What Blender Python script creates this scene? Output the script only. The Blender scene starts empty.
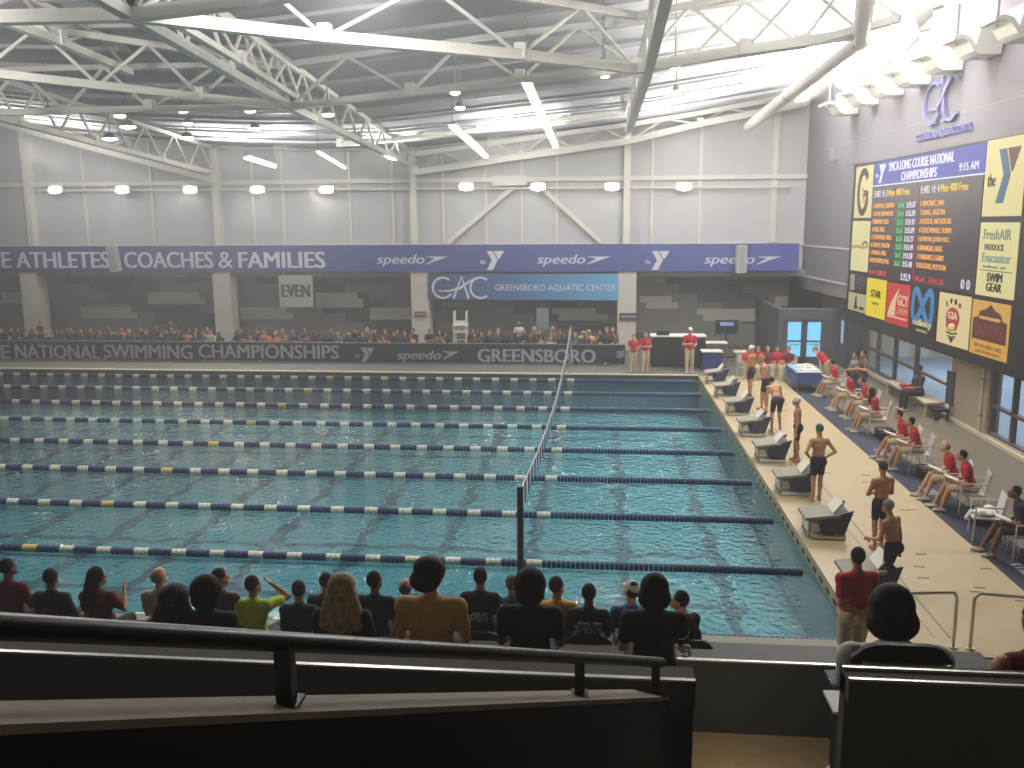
import bpy, math, random
import numpy as np
from mathutils import Matrix, Vector
random.seed(7)
rng = np.random.default_rng(7)
SC = bpy.context.scene
COL = SC.collection

# ------------------------------------------------------------------ camera
FPX, YAW, PITCH, ROLL = 900.83, 0.09934, -0.17606, -0.006229
CAM = np.array([-3.737, -34.455, 6.021])
_cy, _sy, _cp, _sp = math.cos(YAW), math.sin(YAW), math.cos(PITCH), math.sin(PITCH)
_f = np.array([-_sy*_cp, _cy*_cp, _sp]); _r0 = np.array([_cy, _sy, 0.0]); _u0 = np.cross(_r0, _f)
_c, _s = math.cos(ROLL), math.sin(ROLL)
CR, CU, CF = _c*_r0+_s*_u0, -_s*_r0+_c*_u0, _f
cd = bpy.data.cameras.new('camera'); cd.sensor_width = 36.0; cd.lens = FPX/1024*36; cd.clip_start = .05; cd.clip_end = 300
cam = bpy.data.objects.new('camera', cd); COL.objects.link(cam)
cam.matrix_world = Matrix(((CR[0], CU[0], -CF[0], CAM[0]), (CR[1], CU[1], -CF[1], CAM[1]), (CR[2], CU[2], -CF[2], CAM[2]), (0, 0, 0, 1)))
SC.camera = cam

# ------------------------------------------------------------------ exposure, world
vs = SC.view_settings
vs.view_transform = 'Standard'; vs.look = 'None'; vs.gamma = 1.0; vs.exposure = -0.3; vs.use_curve_mapping = False
SC.display_settings.display_device = 'sRGB'
SC.cycles.use_denoising = True
SC.cycles.max_bounces = 6; SC.cycles.diffuse_bounces = 3; SC.cycles.glossy_bounces = 3
SC.cycles.transparent_max_bounces = 8; SC.cycles.transmission_bounces = 3; SC.cycles.volume_bounces = 0
SC.cycles.sample_clamp_indirect = 10.0
SC.cycles.caustics_reflective = False; SC.cycles.caustics_refractive = False
HAZE = 0.0062
W = bpy.data.worlds.new('hall_air'); SC.world = W; W.use_nodes = True
_nt = W.node_tree
_nt.nodes['Background'].inputs[0].default_value = (.75, .8, .9, 1); _nt.nodes['Background'].inputs[1].default_value = 0.02
if HAZE > 0:
    _vs = _nt.nodes.new('ShaderNodeVolumeScatter')      # the humid air of the pool hall
    _vs.inputs['Color'].default_value = (.95, .96, 1, 1); _vs.inputs['Density'].default_value = HAZE; _vs.inputs['Anisotropy'].default_value = .55
    _nt.links.new(_vs.outputs[0], _nt.nodes['World Output'].inputs['Volume'])

def lamp(name, loc, energy, radius=.3, color=(1, .96, .9)):
    l = bpy.data.lights.new(name, 'POINT'); l.energy = energy; l.shadow_soft_size = radius; l.color = color
    o = bpy.data.objects.new(name, l); o.location = loc; COL.objects.link(o); return o
def area(name, loc, tgt, energy, sx, sy, color=(1, .96, .9), spread=180):
    l = bpy.data.lights.new(name, 'AREA'); l.energy = energy; l.shape = 'RECTANGLE'; l.size = sx; l.size_y = sy; l.color = color
    l.spread = math.radians(spread)
    o = bpy.data.objects.new(name, l); o.location = loc
    o.rotation_euler = (Vector(tgt)-Vector(loc)).to_track_quat('-Z', 'Y').to_euler(); COL.objects.link(o); return o
# metal halide bay lamps hung over the near half of the pool (above the frame)
for x in (-27, -17, -8, 1):
    lamp('bay_lamp', (x, -18.2, 10.2), 1350, .25)
# uplights over the scoreboard wall: they wash the roof and the wall top
for y, e in ((-2.5, 6500), (2.5, 3500), (-8.0, 3500)):
    area('wall_wash_lamp', (4.2, y, 10.7), (3.2, y-.5, 13), e, 1.2, 1.2, (1, .95, .85), 150)
# bay lamps over the far deck
for x in (-28, -17, -8, 0):
    lamp('far_bay_lamp', (x, 3.0, 9.2), 420, .25)
# unseen uplights added near the far wall to brighten the chords and roof
for x in (-28, -20, -13, -6.5, -1):
    area('added_roof_uplight', (x, 4.6, 8.4), (x, 4.3, 12), 420, .8, .4, (1, .95, .85), 130)
area('added_aisle_fill', (-2.7, -29.4, 2.6), (-2.6, -27.5, 1.7), 6.5, .3, .1, (1, .85, .65), 90)  # unseen lamp added to brighten the aisle floor
# dim unseen fill lamps added behind the camera to lift the dark stand
for x in (-9, 1):
    lamp('added_stand_fill', (x, -38.5, 7.6), 165, .3, (1, .86, .68))

# ------------------------------------------------------------------ pixel rays used to read positions off the photograph
def ray(x, y): return CF*FPX+CR*(x-512)+CU*(384-y)
def at_z(x, y, z):
    d = ray(x, y); return CAM+d*((z-CAM[2])/d[2])
def at_y(x, y, Y):
    d = ray(x, y); return CAM+d*((Y-CAM[1])/d[1])
def at_x(x, y, X):
    d = ray(x, y); return CAM+d*((X-CAM[0])/d[0])
V3 = lambda *a: np.array(a, float)

# ------------------------------------------------------------------ materials
def lin(c):
    c = c/255.0
    return c/12.92 if c <= .04045 else ((c+.055)/1.055)**2.4
_mats = {}
def mat(name, rgb, rough=.6, metal=0.0, emit=0.0, noise=0.0, nscale=6.0, spec=.4, bump=0.0):
    if name in _mats: return _mats[name]
    m = bpy.data.materials.new(name); m.use_nodes = True
    nt = m.node_tree; b = nt.nodes['Principled BSDF']
    col = tuple(lin(c) for c in rgb)+(1,)
    b.inputs['Base Color'].default_value = tuple(.12*c for c in col[:3])+(1,) if name.startswith('lit_') else col
    b.inputs['Roughness'].default_value = rough; b.inputs['Metallic'].default_value = metal
    b.inputs['Specular IOR Level'].default_value = spec
    if emit:
        b.inputs['Emission Color'].default_value = col; b.inputs['Emission Strength'].default_value = emit
    if noise or bump:
        tc = nt.nodes.new('ShaderNodeTexCoord'); n = nt.nodes.new('ShaderNodeTexNoise')
        n.inputs['Scale'].default_value = nscale; n.inputs['Detail'].default_value = 4
        nt.links.new(tc.outputs['Object'], n.inputs['Vector'])
        if noise:
            mr = nt.nodes.new('ShaderNodeMapRange'); mr.inputs['From Min'].default_value = .25; mr.inputs['From Max'].default_value = .75
            mr.inputs['To Min'].default_value = 1-noise; mr.inputs['To Max'].default_value = 1+noise
            nt.links.new(n.outputs['Fac'], mr.inputs['Value'])
            mx = nt.nodes.new('ShaderNodeVectorMath'); mx.operation = 'SCALE'; mx.inputs[0].default_value = col[:3]
            nt.links.new(mr.outputs['Result'], mx.inputs['Scale']); nt.links.new(mx.outputs[0], b.inputs['Base Color'])
        if bump:
            bp = nt.nodes.new('ShaderNodeBump'); bp.inputs['Strength'].default_value = bump
            nt.links.new(n.outputs['Fac'], bp.inputs['Height']); nt.links.new(bp.outputs[0], b.inputs['Normal'])
    _mats[name] = m; return m

# ------------------------------------------------------------------ mesh builder
def _unit_sphere(nu, nv):
    vs_, fs = [(0, 0, 1)], []
    for j in range(1, nv):
        t = math.pi*j/nv
        for i in range(nu):
            p = 2*math.pi*i/nu; vs_.append((math.sin(t)*math.cos(p), math.sin(t)*math.sin(p), math.cos(t)))
    vs_.append((0, 0, -1)); n = len(vs_)-1
    for i in range(nu): fs.append((0, 1+i, 1+(i+1) % nu))
    for j in range(nv-2):
        for i in range(nu):
            a = 1+j*nu+i; b = 1+j*nu+(i+1) % nu; fs.append((a, a+nu, b+nu, b))
    for i in range(nu): fs.append((n, 1+(nv-2)*nu+(i+1) % nu, 1+(nv-2)*nu+i))
    return np.array(vs_), fs
_SPH = {}
def sph(nu, nv):
    if (nu, nv) not in _SPH: _SPH[(nu, nv)] = _unit_sphere(nu, nv)
    return _SPH[(nu, nv)]
def frame_of(d):
    d = d/np.linalg.norm(d); a = V3(0, 0, 1) if abs(d[2]) < .9 else V3(1, 0, 0)
    u = np.cross(a, d); u /= np.linalg.norm(u); return u, np.cross(d, u), d
class MB:
    def __init__(s): s.v = []; s.f = []; s.mi = []; s.n = 0; s.cur = 0; s.smooth = []
    def add(s, v, f, sm=False):
        v = np.asarray(v, float); s.v.append(v); o = s.n
        s.f += [tuple(i+o for i in q) for q in f]; s.mi += [s.cur]*len(f); s.smooth += [sm]*len(f); s.n += len(v); return s
    def box(s, x0, x1, y0, y1, z0, z1):
        v = [(x0, y0, z0), (x1, y0, z0), (x1, y1, z0), (x0, y1, z0), (x0, y0, z1), (x1, y0, z1), (x1, y1, z1), (x0, y1, z1)]
        return s.add(v, [(0, 3, 2, 1), (4, 5, 6, 7), (0, 1, 5, 4), (1, 2, 6, 5), (2, 3, 7, 6), (3, 0, 4, 7)])
    def obox(s, O, U, Vv, N, u0, u1, v0, v1, n0, n1):
        O, U, Vv, N = map(np.asarray, (O, U, Vv, N))
        P = lambda a, b, c: O+U*a+Vv*b+N*c
        v = [P(u0, v0, n0), P(u1, v0, n0), P(u1, v1, n0), P(u0, v1, n0), P(u0, v0, n1), P(u1, v0, n1), P(u1, v1, n1), P(u0, v1, n1)]
        return s.add(v, [(0, 3, 2, 1), (4, 5, 6, 7), (0, 1, 5, 4), (1, 2, 6, 5), (2, 3, 7, 6), (3, 0, 4, 7)])
    def bar(s, p0, p1, w, h):            # rectangular bar between two points
        p0, p1 = np.asarray(p0, float), np.asarray(p1, float); u, v, d = frame_of(p1-p0)
        L = np.linalg.norm(p1-p0); return s.obox(p0, u, v, d, -w/2, w/2, -h/2, h/2, 0, L)
    def tube(s, p0, p1, r0, r1=None, n=10, cap=True):
        r1 = r0 if r1 is None else r1
        p0, p1 = np.asarray(p0, float), np.asarray(p1, float); u, v, d = frame_of(p1-p0)
        a = np.arange(n)*2*math.pi/n; ring = np.outer(np.cos(a), u)+np.outer(np.sin(a), v)
        vs_ = np.vstack([p0+ring*r0, p1+ring*r1]); f = [(i, (i+1) % n, n+(i+1) % n, n+i) for i in range(n)]
        s.add(vs_, f, True)
        if cap: s.add(vs_, [tuple(range(n-1, -1, -1)), tuple(range(n, 2*n))])
        return s
    def path(s, pts, r, n=8):
        for a, b in zip(pts[:-1], pts[1:]):
            s.tube(a, b, r, r, n)
        for p in pts[1:-1]: s.ell(p, (r, r, r), None, n, 6)
        return s
    def ell(s, c, rad, Rm=None, nu=12, nv=8):
        v, f = sph(nu, nv); v = v*np.asarray(rad, float)
        if Rm is not None: v = v@np.asarray(Rm).T
        return s.add(v+np.asarray(c, float), f, True)
    def cap(s, p0, p1, r0, r1=None, n=10):
        r1 = r0 if r1 is None else r1
        s.tube(p0, p1, r0, r1, n); s.ell(p0, (r0,)*3, None, n, 6); s.ell(p1, (r1,)*3, None, n, 6); return s
    def prism(s, pts, O, U, Vv, N, n0, n1):   # polygon in (U,V), extruded along N
        O, U, Vv, N = map(np.asarray, (O, U, Vv, N)); k = len(pts)
        lo = [O+U*a+Vv*b+N*n0 for a, b in pts]; hi = [O+U*a+Vv*b+N*n1 for a, b in pts]
        return s.add(lo+hi, [tuple(range(k-1, -1, -1)), tuple(range(k, 2*k))]+[(i, (i+1) % k, k+(i+1) % k, k+i) for i in range(k)])
    def ribbon(s, pts, w, O, U, Vv, N, n0, n1):  # flat stroke of width w along a polyline
        pts = [np.asarray(p, float) for p in pts]
        ws = w if hasattr(w, '__len__') else [w]*len(pts)
        L, R_ = [], []
        for i, p in enumerate(pts):
            t = pts[min(i+1, len(pts)-1)]-pts[max(i-1, 0)]; t = t/(np.linalg.norm(t)+1e-9); nn = V3(-t[1], t[0])
            L.append(p+nn*ws[i]/2); R_.append(p-nn*ws[i]/2)
        for i in range(len(pts)-1):
            s.prism([R_[i], R_[i+1], L[i+1], L[i]], O, U, Vv, N, n0, n1)
        return s
    def mesh(s, name, mats):
        me = bpy.data.meshes.new(name)
        v = np.vstack(s.v)
        me.from_pydata(v.tolist(), [], s.f)
        for m in (mats if isinstance(mats, (list, tuple)) else [mats]): me.materials.append(m)
        me.polygons.foreach_set('material_index', s.mi); me.polygons.foreach_set('use_smooth', s.smooth)
        me.update(); return me
    def build(s, name, mats, parent=None, world=True):
        """world=True: vertices are given in world space and moved into the parent's frame"""
        if parent is not None and world:
            Mw = parent.matrix_basis.copy(); q_ = parent.parent
            while q_ is not None: Mw = q_.matrix_basis@Mw; q_ = q_.parent
            M = np.array(Mw.inverted())
            s.v = [np.c_[q, np.ones(len(q))]@M.T[:, :3] for q in s.v]
        o = bpy.data.objects.new(name, s.mesh(name, mats)); COL.objects.link(o)
        if parent is not None: o.parent = parent
        return o
def tag(o, label=None, cat=None, group=None, kind=None):
    for k, v in (('label', label), ('category', cat), ('group', group), ('kind', kind)):
        if v: o[k] = v
    return o
def thing(name, label, cat, loc=(0, 0, 0), rz=0.0, group=None):
    o = bpy.data.objects.new(name, None); o.empty_display_size = .1
    o.matrix_basis = Matrix.Translation(Vector([float(c) for c in loc]))@Matrix.Rotation(rz, 4, 'Z'); COL.objects.link(o)
    return tag(o, label, cat, group)
def struct(name, mb, m):
    o = mb.build(name, m); return tag(o, kind='structure')
def copy_tree(o, loc=None, rz=None, label=None, group=None):
    r = o.copy(); COL.objects.link(r)
    if loc is not None: r.matrix_basis = Matrix.Translation(Vector([float(c) for c in loc]))@Matrix.Rotation(rz or 0.0, 4, 'Z')
    if label: r['label'] = label
    if group: r['group'] = group
    for ch in o.children:
        c = ch.copy(); COL.objects.link(c); c.parent = r
        for g in ch.children:
            d = g.copy(); COL.objects.link(d); d.parent = c
    return r

# temporary scene for remeshing and text outlines
TMP = bpy.data.scenes.new('workbench')
def evaluated(o):
    TMP.collection.objects.link(o); vl = TMP.view_layers[0]; vl.update(); dg = vl.depsgraph
    me = bpy.data.meshes.new_from_object(o.evaluated_get(dg), depsgraph=dg)
    d = o.data; bpy.data.objects.remove(o)
    if isinstance(d, bpy.types.Mesh): bpy.data.meshes.remove(d)
    else: bpy.data.curves.remove(d)
    return me
def remesh(mb, voxel, smooth=2):
    o = bpy.data.objects.new('t', mb.mesh('t', []))
    m = o.modifiers.new('r', 'REMESH'); m.mode = 'VOXEL'; m.voxel_size = voxel; m.use_smooth_shade = True
    if smooth:
        q = o.modifiers.new('s', 'SMOOTH'); q.factor = .5; q.iterations = smooth
    return evaluated(o)
_tx = {}
def text_data(s, bold=0.0, shear=0.0):
    k = (s, bold, shear)
    if k not in _tx:
        cu = bpy.data.curves.new('t', 'FONT'); cu.body = s; cu.size = 1; cu.extrude = .5; cu.offset = bold; cu.shear = shear; cu.resolution_u = 3
        me = evaluated(bpy.data.objects.new('t', cu))
        v = np.array([x.co[:] for x in me.vertices]); f = [tuple(p.vertices) for p in me.polygons]
        bpy.data.meshes.remove(me); v[:, :2] -= v[:, :2].min(0); v[:, 2] += .5
        _tx[k] = (v, f)
    return _tx[k]
def put_text(mb, s, O, U, Vv, w, h, depth=.02, n0=0.0, bold=.01, shear=0.0, keep=False, align='l'):
    heavy = bold if len(s) > 1 else 0.0; v, f = text_data(s, 0.0, shear)
    if heavy:
        n_ = len(v); v = np.vstack([v-np.array([heavy*1.3, 0, 0]), v+np.array([heavy*1.3, 0, .08])]); f = f+[tuple(i+n_ for i in q) for q in f]; v = v.copy(); v[:, 0] -= v[:, 0].min()
    U, Vv, O = map(np.asarray, (U, Vv, O)); N = np.cross(U, Vv)
    b = v[:, :2].max(0); sy = h/b[1]; sx = sy if keep or w is None else w/b[0]
    off = 0 if align == 'l' else (-(b[0]*sx)/2 if align == 'c' else -(b[0]*sx))
    mb.add(O+np.outer(v[:, 0]*sx+off, U)+np.outer(v[:, 1]*sy, Vv)+np.outer(v[:, 2]*depth+n0, N), f); return mb
# ------------------------------------------------------------------ people
def rotx(a): c, s = math.cos(a), math.sin(a); return np.array([[1, 0, 0], [0, c, -s], [0, s, c]])
def rotz(a): c, s = math.cos(a), math.sin(a); return np.array([[c, -s, 0], [s, c, 0], [0, 0, 1]])
SKIN = {k: mat('skin_'+k, c, .55) for k, c in dict(fair=(205, 160, 130), tan=(186, 134, 100), warm=(196, 146, 112), brown=(120, 80, 58)).items()}
HAIR = {k: mat('hair_'+k, c, .7, noise=.45, nscale=22, bump=.7, spec=.2) for k, c in dict(black=(22, 19, 18), brown=(48, 34, 26), grey=(120, 116, 112), blonde=(158, 138, 104), darkgrey=(52, 48, 47), auburn=(70, 40, 28)).items()}
EYE = mat('eye_dark', (25, 20, 20), .2); LIP = mat('lip', (140, 72, 66), .5)
CL = {k: mat('cloth_'+k, c, .85, noise=.06, nscale=30) for k, c in dict(
    black=(20, 20, 23), charcoal=(48, 48, 52), navy=(28, 34, 62), red=(172, 34, 42), maroon=(110, 26, 36), white=(205, 203, 198), cream=(190, 178, 156),
    grey=(120, 122, 126), olive=(92, 84, 66), tan=(190, 150, 84), yellow=(226, 172, 36), lime=(214, 242, 46), blue=(40, 88, 150), khaki=(196, 180, 150),
    orange=(220, 120, 60), pink=(206, 120, 118), teal=(40, 100, 104), jammer=(24, 26, 36), denim=(58, 70, 104), brown=(84, 62, 48)).items()}
ARMS = dict(hang=((.16, .02, -1), (.05, .18, -1)), hips=((.62, -.35, -.9), (-.6, .45, -.6)), behind=((.2, -.4, -1), (-.9, -.25, -.35)),
            lap=((.18, .3, -.95), (-.35, .95, -.12)), brow=((.6, .7, .12), (-.8, -.12, .72)), clap=((.15, .55, -.7), (-.35, .75, .65)),
            write=((.25, .35, -.9), (-.55, .85, .15)), fwd=((.1, .45, -.9), (-.05, .6, -.8)), cross=((.25, .25, -.95), (-.95, .4, .12)),
            knees=((.12, .5, -.85), (-.1, .75, -.55)), phone=((.22, .5, -.8), (-.25, .8, .6)), head=((.9, .1, .5), (-.8, -.05, .75)))
def unit(v): v = np.asarray(v, float); return v/np.linalg.norm(v)
def figure(pose, H, lean, arms, head, legs, sit_h, build, fingers, bare):
    """joints and solid pieces of one figure, facing +Y, feet at z=0"""
    s = H/1.75; b = build; J = {}
    hipz = (.93*s if pose == 'stand' else sit_h+.11)
    P = V3(0, 0, hipz); T = rotx(-lean)
    tp = lambda x, y, z: P+T@(V3(x, y, z)*s)
    body = []
    J['tors'] = [('ell', tp(0, 0, .0), V3(.162*b, .112*b, .12)*s, T), ('ell', tp(0, .005, .14), V3(.14*b, .102*b, .15)*s, T),
                 ('ell', tp(0, .0, .31), V3(.165*b, .11*b, .17)*s, T), ('cap', tp(-.125*b, -.012, .415), tp(.125*b, -.012, .415), .062*s, .062*s), ('ell', tp(0, -.02, .455), V3(.10*b, .06, .05)*s, T),
                 ('ell', tp(0, -.02, .40), V3(.15*b, .085*b, .10)*s, T)]
    J['seat'] = [('ell', tp(.078, -.045, -.045), V3(.092*b, .092*b, .10)*s, T), ('ell', tp(-.078, -.045, -.045), V3(.092*b, .092*b, .10)*s, T)]
    neck = ('cap', tp(0, -.012, .45), tp(0, .012, .59), .056*s, .052*s)
    hy, hp = head; HR = T@rotx(lean*.55)@rotz(hy)@rotx(hp); hc = tp(0, .02, .655)
    hh = lambda x, y, z: hc+HR@(V3(x, y, z)*s)
    J['HR'], J['hc'], J['hh'] = HR, hc, hh
    J['head'] = [('ell', hh(0, -.008, .02), V3(.075, .094, .098)*s, HR), ('ell', hh(0, .03, -.045), V3(.058, .064, .075)*s, HR),
                 ('ell', hh(0, .095, -.018), V3(.014, .022, .026)*s, HR), ('ell', hh(.076, -.005, -.008), V3(.012, .022, .032)*s, HR),
                 ('ell', hh(-.076, -.005, -.008), V3(.012, .022, .032)*s, HR), ('ell', hh(0, .085, -.085), V3(.03, .02, .02)*s, HR)]
    J['leg'] = []; J['arm'] = []
    for k, sg in ((0, -1), (1, 1)):
        hip = P+V3(sg*.088*b, 0, -.02)*s
        if pose == 'stand':
            ax, ay, bend = legs[k] if legs else (.10, (.06 if k else -.05), .02)
            ank = V3(sg*ax*s, ay*s, .085*s); mid = (hip+ank)/2; kn = mid+V3(0, bend+.02, .01)*s
        else:
            kx, ky, ax = legs[k] if legs else (.14, .42, .0)
            kn = V3(sg*kx*s, ky*s, sit_h+.06); ank = V3(sg*(kx*.95)*s, (ky+ax)*s, .085*s)
        d = unit((ank-kn)[:2].tolist()+[0]) if pose == 'stand' and False else V3(0, 1, 0)
        toe = V3(sg*.03, 1, 0)
        J['leg'].append((hip, kn, ank, ank+V3(sg*.02, .13, -.045)*s))
        ud, fd = ARMS[arms[k]]
        m = V3(sg, 1, 1); sh = tp(sg*.172*b, -.012, .408)
        el = sh+T@(unit(ud)*m)*.285*s; wr = el+T@(unit(fd)*m)*.25*s
        J['arm'].append((sh, el, wr, T@(unit(fd)*m), sg))
    J['s'] = s; J['P'] = P; J['T'] = T; J['tp'] = tp
    body = J['tors']+J['seat']+[neck]+J['head']
    for hip, kn, ank, toe in J['leg']:
        body += [('cap', hip, kn, .083*s*b, .056*s), ('cap', kn, ank, .057*s, .038*s), ('ell', kn+(ank-kn)*.3+V3(0, -.018, 0)*s, V3(.052, .054, .11)*s, None),
                 ('cap', ank+V3(0, -.035, -.045)*s, toe, .036*s, .030*s), ('cap', ank, toe+V3(0, -.05, .02)*s, .034*s, .028*s)]
    for sh, el, wr, fd, sg in J['arm']:
        body += [('ell', sh, V3(.062, .062, .066)*s*(.5+.5*b), None), ('cap', sh, el, .05*s*(.5+.5*b), .038*s), ('cap', el, wr, .04*s, .026*s)]
        u, v, d = frame_of(fd)
        side = unit(np.cross(fd, V3(sg, .2, .1))) if abs(fd@unit(V3(sg, .2, .1))) < .97 else u
        nrm = unit(np.cross(side, fd))
        pc = wr+fd*.05*s
        Rm = np.stack([side, nrm, unit(fd)], 1)
        body += [('ell', pc, V3(.038, .017, .052)*s, Rm)]
        if fingers:
            for q, (o, L) in enumerate(((-.028, .062), (-.0095, .074), (.0095, .070), (.028, .055))):
                a = wr+fd*.085*s+side*o*s; c = a+fd*L*.5*s+nrm*.008*s; e = c+fd*L*.42*s+nrm*.024*s
                body += [('cap', a, c, .0095*s, .009*s), ('cap', c, e, .009*s, .008*s)]
            a = wr+fd*.03*s-side*.03*s; c = a+(fd*.03-side*.03+nrm*.012)*s; e = c+(fd*.032-side*.006+nrm*.012)*s
            body += [('cap', a, c, .012*s, .0105*s), ('cap', c, e, .0105*s, .009*s)]
        else:
            body += [('cap', pc, wr+fd*.15*s, .02*s, .013*s)]
    return J, body
def solid(parts, grow=0.0, nu=14):
    mb = MB()
    for q in parts:
        if q[0] == 'ell': mb.ell(q[1], np.asarray(q[2])+grow, q[3], nu, 9)
        else: mb.cap(q[1], q[2], q[3]+grow, q[4]+grow, nu)
    return mb
def grown(name, parts, grow, voxel, m, parent, smooth=2):
    me = remesh(solid(parts, grow), voxel, smooth); me.name = name; me.materials.append(m)
    o = bpy.data.objects.new(name, me); COL.objects.link(o); o.parent = parent; return o
def person(label, loc, face, pose='stand', H=1.75, skin='warm', hair=('short', 'brown'), top=None, bottom=('short', 'khaki'), cap=None, lean=0.0,
           arms=('hang', 'hang'), head=(0, 0), legs=None, sit_h=.45, build=1.0, voxel=.014, fingers=True, shoes='white', group=None, z0=0.0, cat='person', strap=None):
    """face: world heading (radians) of the chest, 0 = towards +Y"""
    t = thing('person', label, cat, loc, face, group)
    J, body = figure(pose, H, lean, arms, head, legs, sit_h, build, fingers, top is None)
    s, hh, HR = J['s'], J['hh'], J['HR']
    g = (lambda n, p, gr, m, sm=2: grown(n, p, gr, voxel, m, t, sm))
    g('body', body, 0, SKIN[skin])
    T, tp = J['T'], J['tp']
    if top:
        sl, cm = top; k = dict(none=0, short=.62, long=1)[sl]
        P = J['tors'] + [('ell', tp(0, 0, .02), V3(.168*build, .12*build, .13)*s, T)]
        for sh, el, wr, fd, sg in J['arm']:
            if k == 0: P.append(('ell', sh-T@V3(sg*.04, 0, 0)*s, V3(.05, .062, .06)*s, None)); continue
            P.append(('ell', sh, V3(.066, .066, .068)*s*(.5+.5*build), None))
            if k < 1: P.append(('cap', sh, sh+(el-sh)*k, .056*s, .05*s))
            else: P += [('cap', sh, el, .054*s, .046*s), ('cap', el, el+(wr-el)*.93, .046*s, .032*s)]
        P.append(('cap', tp(0, -.012, .44), tp(0, -.005, .475), .068*s, .058*s))
        g('shirt', P, .011*s, CL[cm])
    if bottom:
        ln, cm = bottom
        P = [J['tors'][0]]+J['seat']
        for hip, kn, ank, toe in J['leg']:
            if ln == 'jammer': P.append(('cap', hip, hip+(kn-hip)*.72, .084*s*build, .065*s))
            elif ln == 'brief': P.append(('cap', hip, hip+(kn-hip)*.15, .084*s*build, .08*s))
            elif ln == 'short': P.append(('cap', hip, hip+(kn-hip)*.88, .09*s*build, .078*s))
            else: P += [('cap', hip, kn, .086*s*build, .064*s), ('cap', kn, ank+(kn-ank)*.03, .064*s, .05*s)]
        g({'jammer': 'swim_shorts', 'brief': 'swim_briefs', 'short': 'shorts', 'long': 'trousers'}[ln], P, .007*s if ln in ('jammer', 'brief') else .012*s, CL[cm])
    if hair and hair[0] != 'bald':
        st, hm = hair[:2]
        P = [('ell', hh(0, -.020, .030), V3(.078, .088, .098)*s, HR)]
        if st == 'fringe': P = [('ell', hh(0, -.03, .005), V3(.079, .080, .075)*s, HR)]
        if st == 'bob': P = [('ell', hh(0, -.022, .022), V3(.108, .112, .112)*s, HR), ('ell', hh(0, -.035, -.06), V3(.128, .105, .095)*s, HR)]
        vl = hair[2] if len(hair) > 2 else 1.0
        if st == 'long': P += [('ell', hh(0, -.03, .02), V3(.092*vl, .10*vl, .11)*s, HR), ('cap', hh(0, -.05, -.02), hh(0, -.10, -.30), .085*vl*s, .085*vl*s), ('cap', hh(.05*vl, -.05, -.05), hh(.10*vl, -.06, -.27), .055*vl*s, .06*vl*s), ('cap', hh(-.05*vl, -.05, -.05), hh(-.10*vl, -.06, -.27), .055*vl*s, .06*vl*s)]
        if st == 'full': P += [('ell', hh(0, -.03, .015), V3(.125, .125, .125)*s, HR), ('ell', hh(0, -.05, -.07), V3(.115, .09, .08)*s, HR)]
        if st == 'updo': P += [('ell', hh(0, -.03, .035), V3(.118, .115, .11)*s, HR), ('ell', hh(.01, -.07, .085), V3(.11, .085, .07)*s, HR), ('ell', hh(-.02, -.07, -.03), V3(.118, .085, .08)*s, HR)]
        if st == 'pony': P += [('cap', hh(0, -.10, .03), hh(0, -.14, -.16), .03*s, .02*s)]
        o = g('hair', P, .006*s, HAIR[hm], 1)
    if cap:
        P = [('ell', hh(0, -.012, .036), V3(.079, .097, .092)*s, HR)]
        if cap[0] == 'ball': P += [('ell', hh(0, .11, .035), V3(.06, .07, .012)*s, HR)]
        g('swim_cap' if cap[0] == 'swim' else 'cap', P, .006*s, CL[cap[1]], 1)
    for sg in (-1, 1):
        MB().ell(hh(sg*.030, .078, .0), V3(.014, .010, .009)*s, HR, 8, 6).build('eye', EYE, t, False)
    MB().ell(hh(0, .088, -.062), V3(.022, .010, .007)*s, HR, 8, 6).build('mouth', LIP, t, False)
    if shoes:
        for hip, kn, ank, toe in J['leg']:
            g('shoe', [('cap', ank+V3(0, -.045, -.04)*s, toe+V3(0, .01, 0), .044*s, .038*s), ('cap', ank+V3(0, -.01, 0), ank+V3(0, .0, -.03)*s, .044*s, .046*s)], 0, CL[shoes], 1)
    t['_J'] = 0; del t['_J']
    return t, J
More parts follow.
